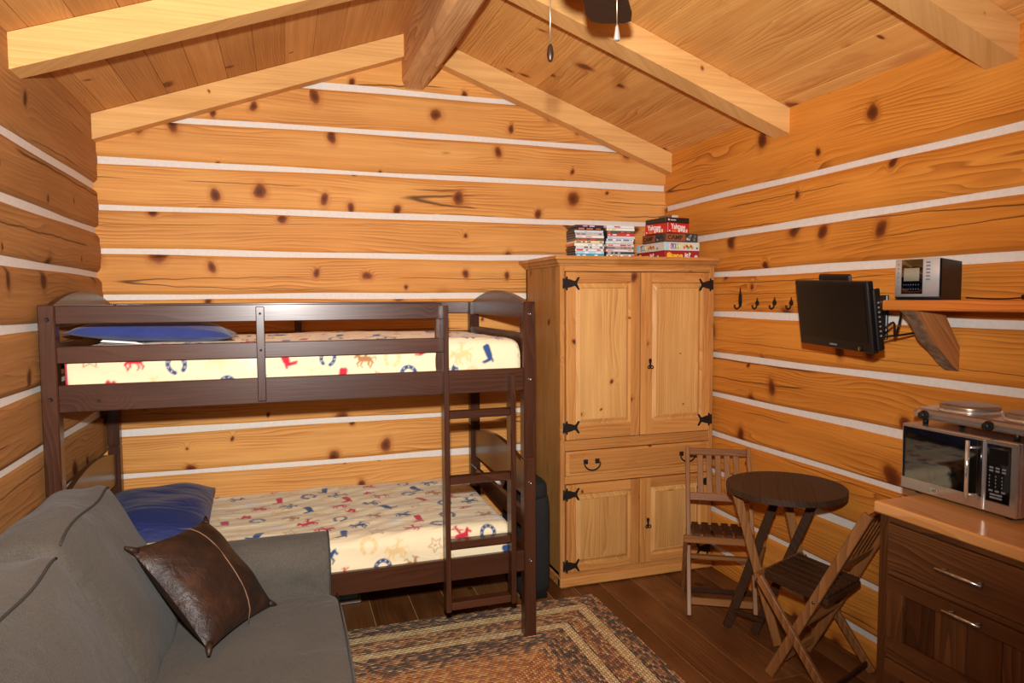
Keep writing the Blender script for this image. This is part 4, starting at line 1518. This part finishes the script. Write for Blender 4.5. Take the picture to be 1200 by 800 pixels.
def smooth_path(p, n=6):
    p = [Vector(q_) for q_ in p]
    out = []
    for i in range(len(p) - 1):
        a, b, c, d = p[max(i - 1, 0)], p[i], p[i + 1], p[min(i + 2, len(p) - 1)]
        for k in range(n):
            t = k / n
            out.append(0.5 * ((2 * b) + (c - a) * t + (2 * a - 5 * b + 4 * c - d) * t * t + (3 * b - a - 3 * c + d) * t ** 3))
    out.append(p[-1])
    return out


cord.tube(smooth_path(path), .0045, 8)
path = [P0 + Vector((0, 0, -.03)), Vector((3.10, 2.16, 1.475)), Vector((3.18, 2.12, 1.49)), Vector((3.27, 2.10, 1.50)), Vector((3.38, 2.09, 1.52))]
cord.tube(smooth_path(path), .0045, 8)
build('cord', cord, 'black', tvt)

# ------------------------------------------------------------------ wall shelf
shelf = thing('wall_shelf', 'orange pine wall shelf plank on a rough wooden brace', 'shelf', (3.27, 1.6, 1.593))
mb = MB().bx(3.150, XWALL + .004, 1.05, 2.128, 1.593, 1.632, .004)
build('shelf_board', mb, 'shelf', shelf)
br = MB()
pr_ = [(3.152, 1.592), (3.300, 1.592), (3.389, 1.447), (3.389, 1.352)]
outline = []
for i in range(11):
    t = i / 10
    outline.append((3.152 + (3.389 - 3.152) * t + .006 * math.sin(9 * t), 1.592 + (1.352 - 1.592) * t + .006 * math.sin(13 * t) - .012 * math.sin(PI * t)))
outline += [(3.389, 1.447), (3.300, 1.592)]
n = len(outline)
y0, y1 = 1.985, 2.045
P = [(a, y0, b) for a, b in outline] + [(a, y1, b) for a, b in outline]
fs = [list(range(n))[::-1], [n + i for i in range(n)]]
br.add(P, fs, 0)
P2 = list(P)
br.add(P2, [[i, i + 1, n + i + 1, n + i] for i in range(10)], 1)
br.add(P2, [[i, (i + 1) % n, n + (i + 1) % n, n + i] for i in range(10, n)], 0)
build('brace', br, ['brace', 'bark'], shelf)

# clock radio on the shelf
rad = thing('clock_radio', 'silver and black clock radio standing on the wall shelf', 'radio', (3.24, 2.0, 1.632), 0)
rt_ = .10
RU = Vector((math.sin(rt_), -math.cos(rt_), 0))          # along the front, reading left to right
RN = Vector((-math.cos(rt_), -math.sin(rt_), 0))         # out of the front
RO = Vector((3.168, 2.085, 1.633))
RWd, RH, RD = .176, .153, .135


def rp(a, b, c=0.0):
    bow = .016 * (1 - ((a / RWd) * 2 - 1) ** 2)
    return RO + RU * a + Vector((0, 0, b)) + RN * (c + bow)


mb = MB()
NA = 14
P = []
for i in range(NA + 1):
    a = RWd * i / NA
    P += [rp(a, .012, -.02), rp(a, .012), rp(a, RH - .004), rp(a, RH, -.004), rp(a, RH, -.02)]
mb.grid(P, NA + 1, 5)
build('front_panel', mb, 'silver', rad)
mb = MB()
P = []
for i in range(NA + 1):
    a = RWd * i / NA
    b0 = RO + RU * (a * .90 + .009) - RN * RD
    P += [rp(a, .0, -.014), rp(a, .012, .002), rp(a, .012, -.012), rp(a, RH - .002, -.012), b0 + Vector((0, 0, RH - .012)), b0 + Vector((0, 0, .004)), rp(a, .0, -.014)]
mb.grid(P, NA + 1, 7)
mb.add([P[i] for i in range(7)], [[0, 1, 2, 3, 4, 5]])
mb.add([P[NA * 7 + i] for i in range(7)], [[0, 1, 2, 3, 4, 5]])
build('housing', mb, 'black', rad)


def rpanel(a0, a1, b0, b1, c, mat, name):
    mb = MB()
    P = []
    for i in range(7):
        a = a0 + (a1 - a0) * i / 6
        P += [rp(a, b0, -.001), rp(a, b0, c), rp(a, b1, c), rp(a, b1, -.001)]
    mb.grid(P, 7, 4)
    return build(name, mb, mat, rad)


rpanel(.034, .122, .022, .150, .0012, 'gloss', 'control_window')
rpanel(.046, .110, .070, .118, .002, 'lcd', 'display')
mb = MB()
for i in range(7):
    for j in range(2):
        a = .047 + i * .010
        mb.box(rp(a, .040 + j * .016, .0014), (.004, .0012, .003), 0, Matrix((RU, RN, Vector((0, 0, 1)))).transposed())
build('window_button', mb, plain('cyan_key', (70, 104, 130), .5), rad)
mb = MB()
for i in range(6):
    mb.box(rp(.140, .075 + i * .0125, .001), (.016, .003, .006), .001, Matrix((RU, RN, Vector((0, 0, 1)))).transposed())
build('side_key', mb, 'button', rad)
mb = MB()
for i in range(5):
    mb.box(rp(.018, .070 + i * .016, .001), (.006, .003, .006), .001, Matrix((RU, RN, Vector((0, 0, 1)))).transposed())
build('front_key', mb, 'button', rad)

ad = thing('power_adapter', 'small black power adapter with thin cord on the shelf', 'adapter', (3.28, 1.60, 1.632))
build('plug_body', MB().bx(3.26, 3.30, 1.615, 1.66, 1.632, 1.658, .006).bx(3.265, 3.295, 1.655, 1.675, 1.634, 1.650, .004), 'black', ad)
build('cord', MB().tube(smooth_path([(3.28, 1.67, 1.640), (3.27, 1.72, 1.636), (3.29, 1.80, 1.636), (3.28, 1.88, 1.640)]), .003, 6), 'black', ad)

# ------------------------------------------------------------------ counter and cabinet
CT = .937
CR = .025


def cr(x, y, z):
    """counter frame: x from the front edge inwards, y back towards the camera from the left end"""
    c, s = math.cos(CR), math.sin(CR)
    return Vector((2.868 + x * c + y * s, 1.872 + x * s - y * c, z))


CRM = Matrix(((math.cos(CR), math.sin(CR), 0), (math.sin(CR), -math.cos(CR), 0), (0, 0, 1)))


def cbox(mb, x0, x1, y0, y1, z0, z1, b=.002, mat=0, rnd=None):
    R = Matrix((CRM @ Vector((1, 0, 0)), -(CRM @ Vector((0, 1, 0))), Vector((0, 0, 1)))).transposed()
    return mb.box(cr((x0 + x1) / 2, (y0 + y1) / 2, (z0 + z1) / 2), (x1 - x0, y1 - y0, z1 - z0), b, R, mat, rnd)


wt = MB()
cbox(wt, 0, .495, 0, 1.5, CT - .040, CT, .006)
tag(build('worktop', wt, 'counter'), 'smooth orange wood worktop on the dark cabinet', 'worktop')
cab = thing('base_cabinet', 'dark walnut drawer cabinet under the orange worktop', 'cabinet', (3.1, 1.3, 0))
mb = MB()
cbox(mb, .030, .49, .018, 1.48, .0, CT - .041, .002)
build('carcass', mb, 'cab_v', cab)
for y0, y1 in ((.018, .055), (1.45, 1.48)):
    build('face_stile', cbox(MB(), .014, .032, y0, y1, .0, CT - .042, .002), 'cab_v', cab)
for z0, z1 in ((.876, CT - .042), (.694, .716), (.402, .420), (.0, .085)):
    build('face_rail', cbox(MB(), .015, .031, .055, 1.45, z0, z1, .002), 'cab_h', cab)


def pull(par, y0, y1, z):
    mb = MB()
    mb.tube([cr(-.024, y0, z), cr(-.024, y1, z)], .0055, 12)
    for y in (y0 + .018, y1 - .018):
        mb.tube([cr(-.024, y, z), cr(.01, y, z)], .004, 8)
    build('pull_handle', mb, 'steel', par)


mb = MB()
cbox(mb, .006, .03, .058, .735, .718, .874, .003)
d1 = build('drawer', mb, 'cab_h', cab)
pull(d1, .262, .412, .795)
mb = MB()
cbox(mb, .006, .03, .745, 1.445, .718, .874, .003)
build('drawer', mb, 'cab_h', cab)
for z0, z1 in ((.422, .692), (.088, .400)):
    for ya, yb in ((.058, .735), (.745, 1.445)):
        mb = MB()
        npl = 5
        for i in range(npl):
            a = ya + .066 + (yb - ya - .132) * i / npl
            b = ya + .066 + (yb - ya - .132) * (i + 1) / npl
            cbox(mb, .017, .03, a + .0008, b - .0008, z0 + .06, z1 - .048, .0015)
        d = build('drawer', mb, 'cab_v', cab)
        for b0, b1 in ((z0, z0 + .06), (z1 - .048, z1)):
            build('drawer_rail', cbox(MB(), .006, .03, ya, yb, b0, b1, .002), 'cab_h', d)
        for a0, a1 in ((ya, ya + .066), (yb - .066, yb)):
            build('drawer_stile', cbox(MB(), .006, .03, a0, a1, z0 + .06, z1 - .048, .002), 'cab_v', d)
        if ya < .1 and z0 > .3:
            pull(d, .290, .412, .672)

# ------------------------------------------------------------------ microwave
mwt = .035
MU = Vector((math.sin(mwt), -math.cos(mwt), 0))       # left to right along the front
MN = Vector((-math.cos(mwt), -math.sin(mwt), 0))      # out of the front
MO = Vector((3.056, 1.934, CT))
MW, MH, MDp = .416, .252, .285
MR = Matrix((MU, -MN, Vector((0, 0, 1)))).transposed()
mic = thing('microwave', 'stainless steel microwave oven with black glass door on the worktop', 'microwave', (3.2, 1.75, CT))


def mbox(mb, a0, a1, d0, d1, z0, z1, b=.0015, mat=0):
    """a along the front, d depth behind the front, z above the worktop"""
    c = MO + MU * ((a0 + a1) / 2) - MN * ((d0 + d1) / 2) + Vector((0, 0, (z0 + z1) / 2))
    return mb.box(c, (a1 - a0, d1 - d0, z1 - z0), b, MR, mat)


mb = MB()
mbox(mb, 0, MW, .012, MDp, .016, MH, .004)
build('body', mb, 'steel', mic)
mb = MB()
mbox(mb, .002, MW - .002, .0, .014, .016, MH, .003)
build('front_frame', mb, 'steel', mic)
for a in (.035, MW - .06):
    for d in (.03, .24):
        mb = MB()
        mbox(mb, a, a + .025, d, d + .025, .0, .017, .003)
        build('foot', mb, 'black', mic)
mb = MB()
mbox(mb, .008, .302, -.002, .012, .058, MH - .010, .001)
dr_ = build('door', mb, 'gloss', mic)
mb = MB()
mb.tube([MO + MU * .272 + MN * .030 + Vector((0, 0, .038)), MO + MU * .272 + MN * .030 + Vector((0, 0, MH - .012))], .0065, 12)
for z in (.062, MH - .035):
    mb.tube([MO + MU * .272 + MN * .030 + Vector((0, 0, z)), MO + MU * .290 + MN * .002 + Vector((0, 0, z))], .0045, 8)
build('door_handle', mb, 'chrome', dr_)
mb = MB()
mbox(mb, .303, .310, -.004, .010, .020, MH - .006, .001)
build('door_edge', mb, 'chrome', mic)
mb = MB()
mbox(mb, .316, MW - .024, -.002, .012, .052, MH - .014, .001)
cp = build('control_panel', mb, 'gloss', mic)
mb = MB()
mbox(mb, .324, MW - .032, -.003, .0, MH - .075, MH - .028, 0)
build('clock_display', mb, 'screen', cp)
mb = MB()
kk = 0
for j, z in enumerate((.160, .150, .133, .122, .111, .100, .086, .074, .064)):
    for i in range(3):
        if j in (7, 8) and i == 2:
            continue
        a = .326 + i * .020 + (.004 if j in (7, 8) else 0)
        w = .013 if j not in (2, 3, 4, 5) else .003
        mbox(mb, a, a + w + (.006 if j in (7, 8) else 0), -.0032, 0, z, z + .006, .0008)
build('keypad', mb, 'button', cp)
mb = MB()
c = MO + MU * .135 + MN * .0015 + Vector((0, 0, .036))
ov = [(.013 * math.cos(2 * PI * i / 20), .008 * math.sin(2 * PI * i / 20)) for i in range(20)]
mb.plate(ov, c, MU, (0, 0, 1), MN, .0015, 0)
mb.plate([(a * .82, b * .75) for a, b in ov], c + MN * .0015, MU, (0, 0, 1), MN, .0004, 1)
bd = build('badge', mb, ['chrome', 'gloss'], mic)
lettering('Oster', .0078, c + MU * -.0085 + MN * .0021 + Vector((0, 0, -.0026)), MU, (0, 0, 1), M['silver'], mic, name='badge_lettering', width=.017)

# ------------------------------------------------------------------ double hot plate on the microwave
HZ = CT + MH
hp = thing('hot_plate', 'stainless double burner hot plate on top of the microwave', 'hot plate', (3.2, 1.7, HZ))
HO = MO + MU * .006 - MN * .018
HO.z = HZ
HL, HD = .47, .245


def hpnt(a, d, z):
    return HO + MU * a - MN * d + Vector((0, 0, z))


def rrect(a0, a1, d0, d1, r, n=6):
    pts = []
    for cx_, cy_, s in ((a1 - r, d1 - r, 0), (a0 + r, d1 - r, 1), (a0 + r, d0 + r, 2), (a1 - r, d0 + r, 3)):
        for i in range(n + 1):
            t = s * PI / 2 + PI / 2 * i / n
            pts.append((cx_ + r * math.cos(t), cy_ + r * math.sin(t)))
    return pts


mb = MB()
layers = [(0.004, .024), (0.0, .030), (0.0, .044), (.006, .054), (.016, .058)]
base = [rrect(k, HL - k, k, HD - k, .045) for k, _ in layers]
n = len(base[0])
P = []
for (k, z), o in zip(layers, base):
    P += [hpnt(a, d, z) for a, d in o]
fs = []
for i in range(len(layers) - 1):
    for j in range(n):
        fs.append([i * n + j, i * n + (j + 1) % n, (i + 1) * n + (j + 1) % n, (i + 1) * n + j])
fs += [list(range(n))[::-1], [(len(layers) - 1) * n + j for j in range(n)]]
mb.add(P, fs)
build('body', mb, 'steel', hp)
for a, r in ((.135, .092), (.350, .078)):
    mb = MB()
    mb.lathe([(r + .008, .056), (r + .008, .060), (r + .003, .063), (r, .064)], hpnt(a, .135, 0), (0, 0, 1), 40)
    ring = build('burner_rim', mb, 'chrome', hp)
    mb = MB().lathe([(r, .060), (r, .074), (r - .004, .077), (r - .02, .078), (r * .3, .0775), (0, .077)], hpnt(a, .135, 0), (0, 0, 1), 40)
    build('burner', mb, 'burner', hp)
for a in (.070, .300):
    mb = MB().lathe([(.017, 0), (.017, .004), (.013, .006), (.012, .020), (.010, .022), (0, .022)], hpnt(a, .0, .038), MN, 20)
    mb.box(hpnt(a, -.022, .038), (.006, .006, .024), .001, MR)
    build('knob', mb, 'black', hp)
for a, d in ((.05, .03), (HL - .1, .03), (.05, HD - .03), (HL - .1, HD - .03)):
    build('foot', MB().lathe([(.009, 0), (.011, .027)], hpnt(a, d, 0), (0, 0, 1), 14), 'black', hp)

# ------------------------------------------------------------------ round folding table
TX, TY, TZ, TRd = 3.116, 2.612, .7775, .264
tab = thing('folding_table', 'small round dark wood folding table beside the log wall', 'table', (TX, TY, 0))
mb = MB()
nb = 7
sa = math.radians(53)
ca_ = Vector((math.cos(sa), math.sin(sa), 0))
cb_ = Vector((-math.sin(sa), math.cos(sa), 0))
for i in range(nb):
    w0, w1 = -TRd + 2 * TRd * i / nb + .0004, -TRd + 2 * TRd * (i + 1) / nb - .0004
    e0, e1 = [], []
    for k in range(9):
        w = w0 + (w1 - w0) * k / 8
        h = math.sqrt(max(TRd ** 2 - w * w, 0))
        e0.append((w, h))
        e1.append((w, -h))
    pts = e0 + e1[::-1]
    mb.plate(pts, (TX, TY, TZ - .026), tuple(cb_), tuple(ca_), (0, 0, 1), .026)
build('tabletop', mb, 'table', tab)
for w in (-.10, .10):
    build('batten', MB().box(Vector((TX, TY, TZ - .036)) + ca_ * w, (.03, .38, .02), .002, Matrix((ca_, cb_, Vector((0, 0, 1)))).transposed()), 'table', tab)
LEGS = (((2.925, 2.725), (3.112, 2.640)), ((3.17, 2.69), (3.34, 2.64)), ((3.235, 2.775), (2.998, 2.880)), ((3.26, 2.56), (3.085, 2.78)))
for i, (a, b) in enumerate(LEGS):
    mb = MB()
    A, B = Vector((*a, TZ - .028)), Vector((*b, .0))
    dvec = (B - A).normalized()
    sd = dvec.cross(Vector((0, 0, 1)))
    mb.bar(A, B + dvec * -.004, .024, .040, tuple(sd), .003)
    l = build('leg', mb, 'chair_z' if i in (0, 1) else 'chair_d', tab)
    if i == 0:
        build('bolt', MB().lathe([(.007, 0), (.007, .003), (0, .004)], A.lerp(B, .56) + sd * -.012, -sd, 12), 'bolt', l)
mb = MB()
mb.bar((3.02, 2.871, .09), (3.092, 2.715, .09), .018, .03, (0, 0, 1))
build('stretcher', mb, 'chair_d', tab)


# ------------------------------------------------------------------ folding chairs
def make_chair(label):
    t = thing('folding_chair', label, 'chair', (0, 0, 0), 0, 'slatted wooden folding chairs')
    HX = .164
    TOPY, TOPZ = .40, .805
    for s in (-1, 1):
        mb = MB().bar((s * HX, 0, 0.004), (s * HX, TOPY, TOPZ), .022, .040, (1, 0, 0))
        u = build('leg', mb, 'chair_z', t, local=True)
        build('bolt', MB().lathe([(.0065, 0), (.0065, .003), (0, .004)], (s * (HX + .011), .195, .392), (s, 0, 0), 12), 'bolt', u, local=True)
    for s in (-1, 1):
        mb = MB().bar((s * (HX + .023), .285, 0.004), (s * (HX + .023), -.045, .432), .020, .036, (1, 0, 0))
        build('leg', mb, 'chair_z', t, local=True)
    seat = MB()
    for s in (-1, 1):
        seat.bar((s * (HX - .026), -.055, .428), (s * (HX - .026), .235, .398), .020, .030, (1, 0, 0), .003)
    sf = build('seat_frame', seat, 'chair_d', t, local=True)
    mb = MB()
    mb.box((0, -.052, .427), (2 * HX + .066, .024, .034), .003)
    build('front_bar', mb, 'chair_x', sf, local=True)
    mb = MB()
    mb.box((0, .232, .398), (2 * HX - .03, .024, .026), .003)
    build('rear_bar', mb, 'chair_d', sf, local=True)
    ns = 6
    for i in range(ns):
        x = -HX + .035 + (2 * HX - .07) * i / (ns - 1)
        build('seat_slat', MB().bar((x, -.042, .449), (x, .240, .419), .036, .012, (1, 0, 0), .002), 'chair_d', t, local=True)

    def on(z):
        return TOPY * z / TOPZ
    mb = MB()
    tilt = math.atan2(TOPY, TOPZ)
    Rb = Matrix.Rotation(-tilt, 3, 'X')
    mb.box((0, on(.780), .780), (2 * HX - .02, .018, .040), .003, Rb)
    build('top_rail', mb, 'chair_x', t, local=True)
    mb = MB().box((0, on(.555), .555), (2 * HX - .02, .018, .044), .003, Rb)
    build('lower_rail', mb, 'chair_x', t, local=True)
    for i in range(5):
        x = -.096 + .048 * i
        build('back_slat', MB().bar((x, on(.57), .57), (x, on(.766), .766), .031, .010, (1, 0, 0), .002), 'chair_z', t, local=True)
    mb = MB().box((0, on(.272), .272), (2 * HX - .02, .034, .018), .003)
    build('stretcher', mb, 'chair_x', t, local=True)
    mb = MB().box((0, on(.072) - .004, .072), (2 * HX - .02, .016, .036), .003)
    build('stretcher', mb, 'chair_x', t, local=True)
    mb = MB().box((0, .262, .036), (2 * HX + .03, .014, .026), .003)
    build('stretcher', mb, 'chair_d', t, local=True)
    return t


c1 = make_chair('slatted folding chair standing open between the wardrobe and round table')
c1.location = (3.026, 2.958, 0)
c1.rotation_euler = (0, 0, math.atan2(-.50, .866))
c2 = copy_tree(c1)
c2['label'] = 'slatted folding chair tucked under the round table beside the dark cabinet'
c2.location = (3.062, 2.505, 0)
c2.rotation_euler = (0, 0, math.atan2(-.365, -.931))

# ------------------------------------------------------------------ ceiling fan
FX, FYc, FZ = 1.685, 1.67, 2.60
fan = thing('ceiling_fan', 'dark bladed ceiling fan hanging from the ridge beam', 'ceiling fan', (FX, FYc, 2.43))
build('downrod', MB().lathe([(.06, 2.893), (.055, 2.86), (.02, 2.84), (.014, 2.83), (.014, 2.70)], (FX, FYc, 0), (0, 0, 1), 24), 'bronze', fan)
build('motor', MB().lathe([(.03, 2.72), (.09, 2.70), (.125, 2.66), (.125, 2.61), (.09, 2.58), (.07, 2.565)], (FX, FYc, 0), (0, 0, 1), 36), 'bronze', fan)
build('switch_housing', MB().lathe([(.075, 2.57), (.078, 2.53), (.07, 2.49), (.05, 2.475), (0, 2.47)], (FX, FYc, 0), (0, 0, 1), 32), 'bronze', fan)
for i in range(4):
    a = math.radians(58.5) + i * PI / 2
    u = Vector((math.cos(a), math.sin(a), 0))
    v = Vector((-math.sin(a), math.cos(a), .10)).normalized()
    nrm = u.cross(v)
    pts = [(.18, -.045), (.30, -.062), (.60, -.076), (.655, -.070), (.675, -.044), (.678, .036), (.66, .068), (.60, .080), (.30, .060), (.18, .045)]
    b = build('blade', MB().plate(pts, Vector((FX, FYc, FZ)), u, v, nrm, .008), 'fan', fan)
    mb = MB().bar(Vector((FX, FYc, FZ + .012)) + u * .09, Vector((FX, FYc, FZ + .012)) + u * .24, .036, .006, tuple(v), .002)
    build('blade_arm', mb, 'bronze', b)
ch = MB().tube([(1.593, 1.69, 2.50), (1.593, 1.69, 2.288)], .0016, 6)
c_ = build('pull_chain', ch, 'chain', fan)
build('pull_knob', MB().lathe([(.002, 2.293), (.006, 2.287), (.0085, 2.272), (.0085, 2.262), (.006, 2.252), (.004, 2.249), (0, 2.249)], (1.593, 1.69, 0), (0, 0, 1), 16), 'bronze', c_)
ch = MB().tube([(1.756, 1.64, 2.50), (1.756, 1.64, 2.338)], .0016, 6)
c_ = build('pull_chain', ch, 'chain', fan)
build('pull_knob', MB().lathe([(.002, 2.341), (.004, 2.335), (.0085, 2.306), (.0085, 2.302), (0, 2.302)], (1.756, 1.64, 0), (0, 0, 1), 16), 'chrome', c_)

# ------------------------------------------------------------------ small things on the floor
bag = thing('black_bag', 'black cloth bag standing between the bunk bed and wardrobe', 'bag', (2.19, 3.55, 0))
mb = MB().puff(box_corners(2.100, 2.285, 3.455, 3.80, .03, .60), 14, 8, (.06, .04, .05), wob=.01)
build('bag_body', mb, 'bagcloth', bag)
build('bag_flap', MB().puff(box_corners(2.105, 2.280, 3.450, 3.79, .55, .66), 12, 4, (.0, .0, .1)), 'bagcloth', bag)
build('handle', MB().tube(smooth_path([(2.19, 3.56, .64), (2.19, 3.57, .70), (2.19, 3.66, .71), (2.19, 3.68, .64)]), .008, 8), 'bagcloth', bag)
for y in (3.5, 3.75):
    build('foot', MB().bx(2.12, 2.27, y - .02, y + .02, 0, .04, .006), 'black', bag)
gb = thing('storage_box', 'green storage box with white rim under the lower bunk', 'box', (1.0, 3.9, 0))
build('box_body', MB().bx(.72, 1.283, 3.765, 4.06, .018, .19, .008), 'greenbox', gb)
build('box_rim', MB().bx(.71, 1.290, 3.755, 4.07, .004, .020, .003), 'white', gb)
